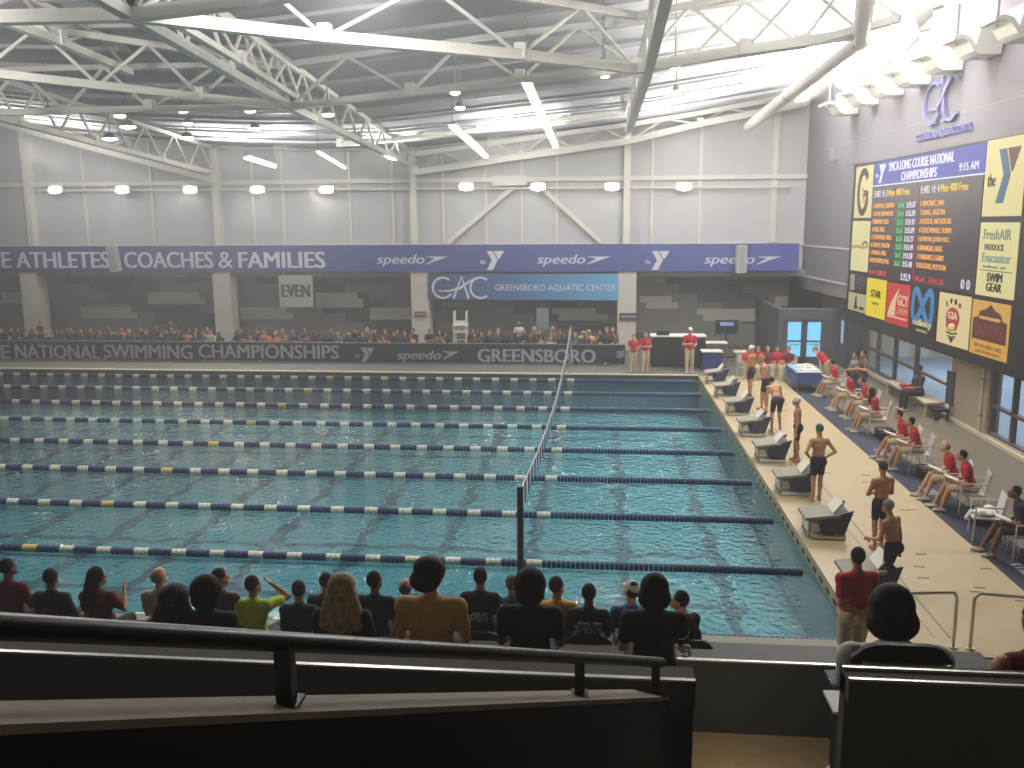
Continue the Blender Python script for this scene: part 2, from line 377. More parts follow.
# ------------------------------------------------------------------ the setting
M = dict(
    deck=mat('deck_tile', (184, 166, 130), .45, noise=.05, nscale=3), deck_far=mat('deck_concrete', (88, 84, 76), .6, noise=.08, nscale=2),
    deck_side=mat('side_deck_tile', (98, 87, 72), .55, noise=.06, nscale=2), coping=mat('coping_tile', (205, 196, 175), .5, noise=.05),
    wall_up=mat('upper_wall_panel', (196, 195, 198), .9, noise=.03, nscale=1, spec=.05), steel=mat('white_steel', (222, 220, 212), .5), pier=mat('pier_paint', (205, 200, 190), .7, noise=.04),
    wall_r=mat('grey_wall_panel', (108, 104, 110), .75, noise=.04, nscale=1), wall_low=mat('lower_wall_paint', (176, 160, 138), .75, noise=.04),
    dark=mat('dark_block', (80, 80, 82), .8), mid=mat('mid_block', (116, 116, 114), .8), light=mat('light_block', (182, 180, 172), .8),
    roof=mat('roof_deck', (168, 171, 180), .8, noise=.1, nscale=.7), stand=mat('stand_concrete', (78, 71, 63), .85, noise=.1, nscale=5),
    ledge=mat('ledge_concrete', (150, 138, 122), .85, noise=.15, nscale=14, bump=.15), rail=mat('rail_paint', (24, 26, 32), .4, spec=.5), strip=mat('edge_strip', (190, 188, 182), .35, .6),
    navy=mat('navy_vinyl', (38, 44, 78), .6), banner=mat('banner_blue', (58, 68, 132), .7, noise=.05, nscale=1), banner2=mat('banner_dark_navy', (30, 36, 56), .7),
    white=mat('white_paint', (225, 223, 215), .5), letter=mat('letter_white', (214, 216, 224), .6), letter2=mat('letter_silver', (170, 176, 186), .6), grey=mat('mid_grey', (128, 128, 126), .6),
    black=mat('black_plastic', (18, 18, 20), .5), chrome=mat('brushed_steel', (190, 184, 174), .3, .9), frame=mat('window_frame', (96, 92, 88), .5), doorgrey=mat('door_frame', (70, 74, 86), .5),
    carpet=mat('aisle_concrete', (176, 156, 124), .85, noise=.1, nscale=6), board=mat('board_black', (26, 24, 28), .5), wood=mat('stand_seat', (28, 27, 27), .6))
def glass_mat():
    m = bpy.data.materials.new('window_glass'); m.use_nodes = True; nt = m.node_tree; nt.nodes.clear()
    o = nt.nodes.new('ShaderNodeOutputMaterial'); t = nt.nodes.new('ShaderNodeBsdfTransparent'); g = nt.nodes.new('ShaderNodeBsdfGlossy'); x = nt.nodes.new('ShaderNodeMixShader'); f = nt.nodes.new('ShaderNodeFresnel')
    f.inputs[0].default_value = 1.3; g.inputs['Roughness'].default_value = .01; t.inputs[0].default_value = (.92, .95, .96, 1)
    nt.links.new(f.outputs[0], x.inputs[0]); nt.links.new(t.outputs[0], x.inputs[1]); nt.links.new(g.outputs[0], x.inputs[2]); nt.links.new(x.outputs[0], o.inputs[0]); return m
M['glass'] = glass_mat()
def water_mat():
    m = bpy.data.materials.new('pool_water'); m.use_nodes = True; nt = m.node_tree; nt.nodes.clear(); N = nt.nodes.new; L = nt.links.new
    o = N('ShaderNodeOutputMaterial'); t = N('ShaderNodeBsdfTransparent'); rf = N('ShaderNodeBsdfRefraction'); g = N('ShaderNodeBsdfGlossy'); x = N('ShaderNodeMixShader'); x2 = N('ShaderNodeMixShader'); f = N('ShaderNodeFresnel')
    tc = N('ShaderNodeTexCoord'); mp = N('ShaderNodeMapping'); mp.inputs['Scale'].default_value = (1, .8, 1); L(tc.outputs['Object'], mp.inputs[0])
    n1 = N('ShaderNodeTexNoise'); n1.inputs['Scale'].default_value = 1.6; n1.inputs['Detail'].default_value = 5; n1.inputs['Roughness'].default_value = .6
    n2 = N('ShaderNodeTexNoise'); n2.inputs['Scale'].default_value = 8.0; n2.inputs['Detail'].default_value = 2
    for n in (n1, n2): L(mp.outputs[0], n.inputs['Vector'])
    b1 = N('ShaderNodeBump'); b1.inputs['Strength'].default_value = .28; b1.inputs['Distance'].default_value = .2; L(n1.outputs['Fac'], b1.inputs['Height'])
    b2 = N('ShaderNodeBump'); b2.inputs['Strength'].default_value = .9; b2.inputs['Distance'].default_value = .06; L(n2.outputs['Fac'], b2.inputs['Height']); L(b1.outputs[0], b2.inputs['Normal'])
    f.inputs['IOR'].default_value = 1.33; g.inputs['Roughness'].default_value = .01; t.inputs[0].default_value = (.72, .93, .95, 1)
    rf.inputs['IOR'].default_value = 1.05; rf.inputs['Roughness'].default_value = 0; rf.inputs[0].default_value = (.72, .93, .95, 1)
    for q in (f, g, rf): L(b2.outputs[0], q.inputs['Normal'])
    x2.inputs[0].default_value = .0; L(t.outputs[0], x2.inputs[1]); L(rf.outputs[0], x2.inputs[2])
    L(f.outputs[0], x.inputs[0]); L(x2.outputs[0], x.inputs[1]); L(g.outputs[0], x.inputs[2]); L(x.outputs[0], o.inputs[0]); return m
def basin_mat():
    m = bpy.data.materials.new('basin_tile'); m.use_nodes = True; nt = m.node_tree; N = nt.nodes.new; L = nt.links.new; b = nt.nodes['Principled BSDF']
    tc = N('ShaderNodeTexCoord'); sx = N('ShaderNodeSeparateXYZ'); L(tc.outputs['Object'], sx.inputs[0])
    def math_(op, a, b_=None, c_=None):
        q = N('ShaderNodeMath'); q.operation = op
        for i, v in enumerate((a, b_, c_)):
            if v is None: continue
            if isinstance(v, (int, float)): q.inputs[i].default_value = v
            else: L(v, q.inputs[i])
        return q.outputs[0]
    X, Y, Z = sx.outputs
    # cross-course lines every 2.03 m along the length; lane lines every 2.74 m; cross marks at their ends
    wv = N('ShaderNodeTexNoise'); wv.inputs['Scale'].default_value = 1.5; wv.inputs['Detail'].default_value = 3; L(tc.outputs['Object'], wv.inputs['Vector'])  # noise wobble put into the tile lines, standing in for ripple refraction
    sw = N('ShaderNodeSeparateXYZ'); L(wv.outputs['Color'], sw.inputs[0])
    X = math_('ADD', X, math_('MULTIPLY', math_('SUBTRACT', sw.outputs[0], .5), .75)); Y = math_('ADD', Y, math_('MULTIPLY', math_('SUBTRACT', sw.outputs[1], .5), .75))
    dx = math_('PINGPONG', math_('ADD', X, 3.2), 1.015); dx = math_('LESS_THAN', dx, .15)
    iny = math_('MULTIPLY', math_('LESS_THAN', Y, -2.2), math_('GREATER_THAN', Y, -21.0)); a = math_('MULTIPLY', math_('MULTIPLY', dx, iny), math_('LESS_THAN', X, -.7))
    dy = math_('PINGPONG', math_('ADD', Y, 1.37), 1.37); dy = math_('LESS_THAN', dy, .13); c = math_('MULTIPLY', dy, math_('LESS_THAN', X, -.9))
    k = math_('MAXIMUM', a, c)
    mx = N('ShaderNodeMix'); mx.data_type = 'RGBA'; L(math_('MULTIPLY', k, .7), mx.inputs[0])
    n = N('ShaderNodeTexNoise'); n.inputs['Scale'].default_value = .35; L(tc.outputs['Object'], n.inputs['Vector'])
    cr = N('ShaderNodeValToRGB'); cr.color_ramp.elements[0].color = tuple(lin(v) for v in (82, 156, 170))+(1,); cr.color_ramp.elements[1].color = tuple(lin(v) for v in (100, 176, 186))+(1,); L(n.outputs['Fac'], cr.inputs[0])
    L(cr.outputs[0], mx.inputs[6]); mx.inputs[7].default_value = tuple(lin(v) for v in (36, 58, 84))+(1,)
    L(mx.outputs[2], b.inputs['Base Color']); b.inputs['Roughness'].default_value = .6; return m
ZD = .24
XL, XR, YN, YF = -46.0, 6.6, -24.9, 9.0       # hall extents
PN = -22.25                                    # near edge of the pool
# basin and water
mb = MB(); mb.box(XL, 0, PN, .12, -1.5, -1.3); mb.box(0, .3, PN-.3, .4, -1.5, -.02); mb.box(XL, 0, .12, .4, -1.5, -.02); mb.box(XL, 0, PN-.3, PN, -1.5, -.02)
struct('pool_basin', mb, basin_mat())
mb = MB(); mb.add([(XL, PN, 0), (0, PN, 0), (0, .12, 0), (XL, .12, 0)], [(0, 1, 2, 3)]); struct('pool_water', mb, water_mat())
# decks
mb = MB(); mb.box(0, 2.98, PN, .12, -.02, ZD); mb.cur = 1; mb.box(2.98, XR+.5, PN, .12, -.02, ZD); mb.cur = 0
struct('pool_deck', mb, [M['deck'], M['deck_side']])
mb = MB(); mb.box(XL, XR+.5, .12, YF+.5, -.02, ZD); struct('pool_deck_far', mb, M['deck_far'])
mb = MB(); mb.box(0, XR+.5, -26.0, PN, -.02, ZD); mb.cur = 1; mb.box(XL, 0, -26.0, PN, -.02, ZD); struct('pool_deck_near', mb, [M['deck'], mat('near_deck_shaded', (128, 122, 110), .6, noise=.06)])  # left of the pool corner, the deck's shade is put into a greyer colour
mb = MB(); mb.box(XL, 0, .04, .24, ZD, ZD+.035); struct('trim_1', mb, M['coping'])
mb = MB()
for y in np.arange(PN+.2, 0, .46): mb.box(-.012, .0, y, y+.2, .05, .12)
struct('trim_2', mb, M['black'])                # overflow slots under the starting edge
mb = MB(); mb.box(1.19, 1.215, PN+.2, -4.5, ZD, ZD+.004); mb.box(.98, .995, PN+.2, -2, ZD, ZD+.004); struct('trim_3', mb, M['grey'])
mb = MB()
for i in range(26):
    x = random.uniform(1.5, 2.8); y = random.uniform(-21.5, -3); mb.box(x-.09, x+.09, y-.025, y+.025, ZD, ZD+.004)
struct('trim_4', mb, mat('deck_drain', (110, 100, 84), .6))
mb = MB(); mb.box(XL, 1.0, PN+.25, PN+.29, 0, .05); mb.build('gutter_grille', M['navy'])['kind'] = 'structure'

# far wall: upper panels, girts, mullions
mb = MB(); mb.box(XL, 5.6, 8.0, 8.3, 3.6, 13); struct('wall_far', mb, M['wall_up'])
mb = MB()
colx = [-41.0, -31.5, -22.03, -12.5, -2.63]
for px, w_ in ((85, .05), (152, .05), (253, .05), (283, .05), (350, .05), (393, .05), (443, .05), (486, .05), (522, .05), (557, .05), (652, .06), (700, .06), (774, .13)):
    x = at_y(px, 190, 8)[0]; mb.box(x-w_, x+w_, 7.9, 8.0, 4.9, 11.5)
mb.box(XL, 5.4, 7.85, 8.0, 7.93, 8.13); mb.box(XL, 5.4, 7.9, 8.0, 5.02, 5.12)
struct('trim_5', mb, M['steel'])
mb = MB()
for x in colx[2:]: mb.box(x-.15, x+.15, 7.6, 8.0, 5.0, 9.9)
for x in colx[:2]: mb.box(x-.15, x+.15, 7.6, 8.0, 5.0, 10.6)
struct('trim_6', mb, M['steel'])
mb = MB()
for a, b in (((448, 243), (512, 188)), ((602, 243), (542, 188))): mb.bar(at_y(*a, 7.8), at_y(*b, 7.8), .2, .2)
mb.box(-8.8, -7.2, 7.7, 7.9, 7.75, 8.2); struct('trim_7', mb, M['steel'])
# piers under the gallery edge, one each
pierx = [colx[0]]+[at_y(q, 320, 7.1)[0] for q in (32, 223.5, 420.5, 626.5)]
for i, x in enumerate(pierx):
    mb = MB(); mb.box(x-.42, x+.42, 7.1, 7.95, ZD, 3.9); mb.box(x-.46, x+.46, 7.06, 7.99, ZD, ZD+.5); struct('pier' if i == 0 else 'pier.%03d' % i, mb, M['pier'])
mb = MB(); mb.box(XL, 5.6, 7.3, 9.2, 3.62, 3.9); struct('ceiling_far', mb, M['mid'])
# far lower wall with its stepped block pattern
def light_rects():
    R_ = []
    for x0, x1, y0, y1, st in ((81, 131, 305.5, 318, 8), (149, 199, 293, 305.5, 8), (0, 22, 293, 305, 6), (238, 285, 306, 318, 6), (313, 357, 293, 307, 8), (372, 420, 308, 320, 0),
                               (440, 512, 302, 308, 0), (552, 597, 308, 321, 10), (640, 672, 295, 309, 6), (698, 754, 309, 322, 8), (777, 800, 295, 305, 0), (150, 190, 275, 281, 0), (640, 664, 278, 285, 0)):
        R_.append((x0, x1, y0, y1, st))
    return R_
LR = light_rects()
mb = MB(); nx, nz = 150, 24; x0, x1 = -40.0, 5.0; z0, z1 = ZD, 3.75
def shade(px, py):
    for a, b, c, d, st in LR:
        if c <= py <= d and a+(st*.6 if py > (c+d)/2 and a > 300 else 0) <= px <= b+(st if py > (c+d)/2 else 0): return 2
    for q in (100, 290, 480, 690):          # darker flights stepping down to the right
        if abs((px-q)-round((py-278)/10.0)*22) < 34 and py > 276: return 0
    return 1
def pix(P):
    d = np.asarray(P, float)-CAM; z = d@CF; return 512+FPX*(d@CR)/z, 384-FPX*(d@CU)/z
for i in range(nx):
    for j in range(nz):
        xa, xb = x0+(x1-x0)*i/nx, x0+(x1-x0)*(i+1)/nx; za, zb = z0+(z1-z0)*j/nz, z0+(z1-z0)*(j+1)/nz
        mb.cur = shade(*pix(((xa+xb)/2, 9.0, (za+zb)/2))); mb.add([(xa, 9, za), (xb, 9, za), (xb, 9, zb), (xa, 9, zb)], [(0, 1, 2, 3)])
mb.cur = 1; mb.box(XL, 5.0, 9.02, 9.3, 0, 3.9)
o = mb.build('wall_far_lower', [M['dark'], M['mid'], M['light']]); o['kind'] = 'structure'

# right wall: the upper part turns a few degrees from the pool axis
WA = math.radians(3.2); WU = V3(math.sin(WA), -math.cos(WA), 0); WV = V3(0, 0, 1); WN = np.cross(WU, WV); WO = V3(5.5, .3, 0)
def wp(s_, z, off=0.0): return WO+WU*s_+WV*z+WN*off
mb = MB(); mb.obox(WO, WU, WV, WN, -8.6, 30, 3.05, 12.6, -.6, -.28); struct('wall_right', mb, M['wall_r'])
mb = MB()
for z in (3.62, 4.98): mb.obox(WO, WU, WV, WN, -8.1, 26, z-.035, z+.035, -.28, -.24)
struct('trim_8', mb, mat('wall_trim', (190, 188, 190), .5))
mb = MB(); mb.obox(WO, WU, WV, WN, -8, 26, 9.0, 9.02, -.281, -.275); struct('trim_9', mb, M['grey'])
# lower right wall with its glazing: (y0, y1) solid stretches
XW = 6.6
mb = MB()
for y0, y1 in ((2.1, 9.3), (-9.6, -7.0), (-40, -13.2)): mb.box(XW, XW+.35, y0, y1, ZD, 3.4)
for y0, y1 in ((-7.0, 2.1), (-13.2, -9.6)): mb.box(XW, XW+.35, y0, y1, 3.05, 3.4); mb.box(XW, XW+.35, y0, y1, ZD, ZD+.12)
struct('wall_right_lower', mb, M['wall_low'])
mb = MB(); q0, q1 = wp(-8.6, 0, -.35), wp(26, 0, -.35); mb.prism([(q0[0], q0[1]), (q1[0], q1[1]), (XW+.6, q1[1]), (XW+.3, q0[1])], (0, 0, 0), (1, 0, 0), (0, 1, 0), (0, 0, 1), 3.3, 3.42); struct('ceiling_right', mb, M['wall_low'])
mb = MB()
for y0, y1 in ((-9.6, -7.0), (-25, -13.2), (-7.0, 2.1), (-13.2, -9.6)): mb.box(XW-.1, XW, y0+.01, y1-.01, ZD, ZD+.1)
struct('baseboard_right', mb, mat('kerb_paint', (205, 194, 172), .6))
def window(name, y0, y1, muls, z0=ZD+.12, z1=3.05, bar=1.15):
    fr = MB()
    for y in muls: fr.box(XW+.08, XW+.22, y-.05, y+.05, z0, z1)
    fr.box(XW+.08, XW+.22, y0, y1, z0, z0+.08); fr.box(XW+.08, XW+.22, y0, y1, z1-.08, z1); fr.box(XW+.08, XW+.22, y0, y1, bar-.04, bar+.04)
    o = fr.build(name, M['frame']); o['kind'] = 'structure'
    g = MB(); g.add([(XW+.15, y0, z0), (XW+.15, y0, z1), (XW+.15, y1, z1), (XW+.15, y1, z0)], [(0, 1, 2, 3)]); g.build('pane', M['glass'], o)
window('window_1', -7.0, 2.1, [2.05, .6, -1.4, -3.6, -6.95])
window('window_2', -13.2, -9.6, [-9.65, -10.9, -13.15])
# the lobby behind the glass
mb = MB(); mb.box(XW+.35, 16, -16, 6, ZD-.1, ZD); struct('floor_lobby', mb, mat('lobby_floor', (150, 176, 206), .35, noise=.05))
mb = MB(); mb.box(15.6, 16, -16, 6, ZD, 5); mb.box(XW+.35, 16, 5.7, 6, ZD, 5); mb.box(XW+.35, 16, -16.3, -16, ZD, 5); struct('wall_lobby', mb, mat('lobby_wall', (190, 182, 168), .8))
mb = MB(); mb.box(XW+.35, 16, -16, 6, 3.6, 3.75); struct('ceiling_lobby', mb, M['mid'])
area('lobby_lamp', (11, -5, 3.55), (11, -5, 0), 700, 6, 16, (.82, .9, 1)); lamp('lobby_lamp', (9.5, 0, 3.2), 320, .2, (1, .9, .8))
# far corner doors: daylight behind two glazed leaves
SKYL = mat('daylight_pane', (120, 196, 236), .3, emit=1.0)
def door(name, x0, x1, y, z1=2.18):
    fr = MB()
    fr.box(x0, x0+.12, y-.12, y, ZD, z1); fr.box(x1-.12, x1, y-.12, y, ZD, z1); fr.box(x0, x1, y-.12, y, z1-.12, z1); fr.box(x0, x1, y-.12, y, ZD, ZD+.3); fr.box(x0+.1, x1-.1, y-.1, y, 1.15, 1.22)
    o = fr.build(name, M['doorgrey']); o['kind'] = 'structure'
    g = MB(); g.box(x0+.12, x1-.12, y-.06, y-.04, ZD+.3, z1-.12); g.build('pane', SKYL, o)
    h = MB(); h.bar((x0+.2, y-.18, 1.05), (x1-.2, y-.18, 1.05), .03, .04); h.build('push_bar', M['chrome'], o)
DX0, DX1 = at_y(784, 335, 3.5)[0], at_y(823, 335, 3.5)[0]; DXM = (DX0+DX1)/2
door('door_1', DX0, DXM, 3.48, 2.1); door('door_2', DXM, DX1, 3.48, 2.1)
mb = MB(); mb.box(DX0-.25, DX0, 3.4, 4.0, ZD, 2.5); mb.box(DX1, 6.0, 3.4, 4.0, ZD, 2.5); mb.box(DX0, DX1, 3.42, 4.0, 2.1, 2.5); mb.box(DX0-.25, DX0-.05, 4.0, 9.0, ZD, 2.5); mb.box(DX0, DX1, 3.5, 4.0, ZD, 2.1); mb.box(6.0, XW, 2.1, 4.0, ZD, 2.5); struct('wall_corner', mb, mat('corner_wall', (72, 74, 80), .8))
fr = MB(); fr.box(5.94, 6.0, 2.2, 3.36, ZD, 2.25); fr.cur = 0; o = fr.build('door_3', M['doorgrey']); o['kind'] = 'structure'
MB().box(5.93, 5.94, 2.6, 2.95, 1.2, 2.1).build('pane', mat('pale_pane', (150, 180, 205), .3, emit=.7), o)
# roof
def zr(x, y):
    xs = [-46, -32, -22, -17, -12.4, -2.7, 5.6, 8]; zs = [12.2, 10.9, 9.75, 9.5, 9.5, 10.4, 11.6, 12.0]
    return float(np.interp(x, xs, zs))+.085*(8-y)
mb = MB(); gx = np.linspace(XL, 7.5, 41); gy = np.linspace(-26, 8.4, 25); V_ = []; F_ = []
for y in gy:
    for x in gx: V_.append((x, y, zr(x, y)))
n = len(gx)
for j in range(len(gy)-1):
    for i in range(n-1): F_.append((j*n+i, j*n+i+1, (j+1)*n+i+1, (j+1)*n+i))
mb.add(V_, F_); struct('ceiling', mb, M['roof'])
mb = MB()
for y in np.arange(-24, 8, 2.1):
    for a, b in zip(gx[:-1], gx[1:]): mb.bar((a, y, zr(a, y)-.12), (b, y, zr(b, y)-.12), .24, .1)
struct('ceiling_joists', mb, mat('joist_steel', (176, 177, 181), .6))
# hall end behind the left of the frame and behind the camera
mb = MB(); mb.box(XL-.3, XL, -40, 9.3, -.1, 15); struct('wall_left', mb, M['wall_up'])
mb = MB(); mb.box(XL, 12, -40.3, -40, -.1, 10); mb.box(XL, 12, -26.6, -26.3, 8.6, 16); struct('wall_back', mb, M['dark'])
mb = MB(); mb.box(XL, 12, -40, -26.3, 8.6, 8.9); struct('stand_shade_soffit', mb, M['dark'])  # unseen low soffit added to keep the hall lamps off the spectators
mb = MB(); mb.box(XR+1.4, XR+1.7, -40, -13.2, 3.4, 16); struct('wall_right_rear', mb, M['wall_r'])
# ------------------------------------------------------------------ lane ropes
BLUE = mat('float_blue', (12, 54, 98), .5); WHT = mat('float_white', (222, 222, 204), .5); YEL = mat('float_yellow', (206, 186, 110), .5)
def floats(x0, x1, r=.072):
    mb = MB(); n = max(1, int(round(abs(x1-x0)/.085))); d = (x1-x0)/n
    for i in range(n): mb.tube((x0+d*(i+.08), 0, .03), (x0+d*(i+.92), 0, .03), r, r, 10)
    return mb
ROPE_Y = [-2.74*i for i in range(9)]
places = ['lane rope along the far wall of the pool', 'second lane rope out from the far wall', 'third lane rope out from the far wall', 'fourth lane rope out from the far wall', 'fifth lane rope, midway over the pool',
          'sixth lane rope out from the far wall', 'third lane rope out from the near edge', 'second lane rope, just beyond the front spectators heads', 'lane rope hugging the near edge of the pool']
root = thing('lane_rope', 'blue and white floating '+places[0], 'lane rope', (0, 0, 0), 0, 'blue and white lane ropes')
MB().tube((XL+.1, 0, .03), (-.02, 0, .03), .012, .012, 6).build('cable', M['grey'], root)
floats(-4.74, -.2).build('blue_float', BLUE, root)
wh = floats(-.14, .14); wh0 = None; bl0 = None
for k in range(48):
    xc = -4.88-.735*k
    yel = k == 13
    if yel: MB().tube((xc-.14, 0, .03), (xc+.14, 0, .03), .074, .074, 12).build('yellow_float', YEL, root)
    elif wh0 is None:
        wh0 = floats(-.14, .14).build('white_float', WHT, root, False); wh0.location = (xc, 0, 0)
    else:
        c = wh0.copy(); COL.objects.link(c); c.location = (xc, 0, 0)
    if bl0 is None:
        bl0 = floats(-.225, .225).build('blue_float', BLUE, root, False); bl0.location = (xc-.367, 0, 0)
    else:
        c = bl0.copy(); COL.objects.link(c); c.location = (xc-.367, 0, 0)
for i in range(1, 9): copy_tree(root, (0, ROPE_Y[i], 0), 0, 'blue and white floating '+places[i])
# backstroke flags
t = thing('pennant_line', 'string of blue and white pennants strung across the pool between two poles', 'pennants', (-4.85, -11, 0))
A, B = V3(-4.82, -22.55, 2.42), V3(-4.92, .62, 2.05)
def sag(u): p = A*(1-u)+B*u; return p-V3(0, 0, 4*.62*u*(1-u))
mb = MB(); mb.path([sag(u) for u in np.linspace(0, 1, 25)], .008, 5); mb.build('string', M['white'], t)
FW, FB = mat('pennant_white', (214, 216, 224), .7), mat('pennant_blue', (66, 78, 150), .7)
for k in range(66):
    u = (k+.5)/66; p = sag(u); q0, q1 = sag(u-.006), sag(u+.006); m2 = (q0+q1)/2-V3(0, 0, .36); th = V3(.004, 0, 0)
    mb = MB(); mb.add([q0-th, q1-th, m2-th, q0+th, q1+th, m2+th], [(0, 1, 2), (3, 5, 4), (0, 3, 4, 1), (1, 4, 5, 2), (2, 5, 3, 0)]); mb.build('pennant', FW if k % 2 else FB, t)
for nm, P, top, lab in (('flag_pole', A, 2.46, 'dark pole for the pennant line on the near pool deck'), ('flag_pole', B, 2.1, 'pale pole for the pennant line on the far deck')):
    t = thing(nm, lab, 'pole', (P[0], P[1], ZD)); c = mat('pole_dark', (66, 52, 60), .5) if P is A else M['grey']
    MB().tube((P[0], P[1], ZD), (P[0], P[1], top), .045, .045, 12).build('pole', c, t)
    MB().tube((P[0], P[1], ZD), (P[0], P[1], ZD+.05), .11, .09, 14).build('base', c, t)
# ------------------------------------------------------------------ starting blocks
NAVY = mat('block_navy', (36, 44, 78), .5); PLAT = mat('block_platform', (150, 146, 132), .8, noise=.1, nscale=40); BW = mat('block_white', (224, 220, 205), .5)
def start_block(y, label):
    t = thing('starting_block', label, 'starting block', (.55, y, ZD), 0, 'starting blocks along the pool edge'); X_, Z_, Yv = V3(1, 0, 0), V3(0, 0, 1), V3(0, -1, 0); O = V3(.08, y, ZD); X_ = X_*.84
    bx = lambda *a: MB().obox(O, X_, Z_, Yv, *a)
    bx(.1, .82, .02, .07, -.3, .3).build('base_plate', BW, t)
    bx(.62, .86, .0, .1, -.26, .26).build('rear_foot', BW, t)
    for sg in (-1, 1):
        MB().prism([(.30, .16), (.80, .10), (.98, .58), (.42, .42)], O, X_, Z_, Yv, sg*.31-.015, sg*.31+.015).build('side_panel', NAVY, t)
        MB().path([O+V3(.06, -sg*.27, .02), O+V3(.06, -sg*.27, .36)], .016).build('front_leg', M['grey'], t)
    MB().prism([(.34, .16), (.78, .12), (.9, .52), (.46, .4)], O, X_, Z_, Yv, -.29, .29).build('core', mat('block_core', (56, 54, 58), .6), t)
    bx(.05, .28, .14, .30, -.22, .22).build('number_box', BW, t)
    MB().prism([(-.04, .37), (.70, .45), (.70, .50), (-.04, .42)], O, X_, Z_, Yv, -.33, .33).build('platform', PLAT, t)
    w = MB().prism([(.56, .50), (.60, .50), (.78, .68), (.74, .70)], O, X_, Z_, Yv, -.24, .24).build('footrest', BW, t)
    bx(.04, .08, .04, .07, -.28, .28).build('front_rail', M['grey'], t)
bl = ['farthest white and navy starting block, by the far pool corner', 'second navy starting block from the far pool corner', 'third navy starting block from the far pool corner', 'fourth navy starting block, beside the swimmer with blond hair',
      'fifth navy starting block, beside the bent bare-backed swimmer', 'sixth navy starting block, in front of the swimmer with hands on hips', 'seventh and most plainly seen navy starting block', 'last starting block, hidden behind the official in red polo']
for i in range(8): start_block(-1.37-2.74*i, bl[i])
# ------------------------------------------------------------------ deck mat
mb = MB(); mb.box(2.98, 3.78, -23.4, -2.2, ZD, ZD+.012); o = mb.build('deck_mat', mat('mat_navy', (28, 31, 54), .8)); tag(o, 'long navy runner mat laid on the deck beside the officials', 'mat')
mb = MB()
for px in ((1005, 578), (1000, 570), (862, 452), (905, 490)):
    P = at_z(*px, ZD+.014)
    for k in range(5): mb.ribbon([(-.12, -.3+k*.14), (-.02+.05*(k % 2), -.26+k*.14), (.1, -.3+k*.14), (.14, -.2+k*.13)], .055, V3(3.38, P[1], 0), V3(1, 0, 0), V3(0, 1, 0), V3(0, 0, 1), ZD+.012, ZD+.016)
mb.build('lettering', M['letter2'], o)
# ------------------------------------------------------------------ banners
UX, UZ = V3(1, 0, 0), V3(0, 0, 1)
def span(x0, x1, yb, yt, Y):
    a, b = at_y(x0, yb, Y), at_y(x1, yt, Y); c = at_y((x0+x1)/2, yb, Y); d = at_y((x0+x1)/2, yt, Y); return V3(a[0], Y, c[2]), b[0]-a[0], d[2]-c[2]
def word(root, s_, x0, x1, yb, yt, Y, m, bold=.03, shear=0, depth=.015, nm='lettering'):
    O, w, h = span(x0, x1, yb, yt, Y); put_text(MB_ := MB(), s_, O, UX, UZ, w, h, depth, 0, bold, shear); return MB_.build(nm, m, root)
def arrow(root, x0, x1, yb, yt, Y, m):
    O, w, h = span(x0, x1, yb, yt, Y); MB().prism([(0, 0), (.42*w, .74*h), (.02*w, h), (w, h), (.1*w, .05*h)], O, UX, UZ, V3(0, -1, 0), 0, .015).build('arrow_emblem', m, root)
def ymark(root, O, U, Vv, w, h, m1, m2, d=.015, the=None, mt=None):
    N_ = np.cross(U, Vv)
    MB().prism([(0, h), (.34*w, h), (.62*w, .52*h), (.36*w, 0), (.0*w, 0), (.30*w, .52*h)][::-1], O, U, Vv, N_, 0, d).build('letter_emblem', m1, root)
    MB().prism([(.42*w, h), (w, h), (.70*w, .56*h), (.66*w, .56*h)][::-1], O, U, Vv, N_, 0, d).build('letter_emblem', m2, root)
    if the: put_text(MB_ := MB(), 'the', O-np.asarray(U)*the+np.asarray(Vv)*h*.32, U, Vv, the*.85, h*.24, d, 0, .02); MB_.build('lettering', mt or m1, root)
YB = 7.0
t = thing('gallery_banner', 'long blue banner with white lettering hung along the upper gallery edge', 'banner', (-15, YB, 3.8))
mb = MB(); top = [at_y(x, 244.5, YB)[2] for x in (0, 800)]
xr = at_y(799, 255, YB)[0]
mb.box(XL, xr, YB+.005, YB+.06, 3.86, 5.09); mb.build('cloth', M['banner'], t)
for s_, a, b in (('WELCOME', -92, 10.5), ('ATHLETES', 16.8, 109), ('COACHES', 124.6, 212.7), ('&', 219, 232.5), ('FAMILIES', 238.7, 325)): word(t, s_, a, b, 268, 251.8, YB, M['letter'], .022)
for a, b, c in ((377, 424.5, 448), (537, 585.5, 610.8), (704, 755, 781.5)):
    word(t, 'speedo', a, b, 266.5, 254.5, YB, M['letter'], .012, .25); arrow(t, b+.5, c, 264.5, 256.5, YB, M['letter'])
for a, b in ((486.7, 504), (651.4, 669.8)):
    O, w, h = span(a, b, 270, 251, YB); ymark(t, O, UX, UZ, w, h, M['letter'], M['letter'], .015, .3)
# speakers in front of it
def pa(x, label):
    P = at_y(x, 259, 6.55); t = thing('loudspeaker', label, 'speaker', P)
    U = unit(V3(.95, .1, .1 if x < 300 else 0)); Vv = unit(np.cross(V3(0, 1, 0), U)*-1); Vv = Vv if Vv[2] > 0 else -Vv; N_ = np.cross(U, Vv)
    MB().obox(P, U, Vv, N_, -.21, .21, -.6, .6, -.2, .2).build('housing', mat('speaker_white', (188, 192, 190), .5), t)
    MB().obox(P, U, Vv, N_, -.17, .17, -.55, .55, .2, .215).build('grille', mat('speaker_grille', (150, 156, 158), .7), t)
    MB().bar(P, P+V3(0, .46, .05), .08, .08).build('bracket', M['grey'], t)
pa(114, 'tilted pale loudspeaker between the words ATHLETES and COACHES'); pa(741, 'upright pale loudspeaker at the right end of the blue banner')
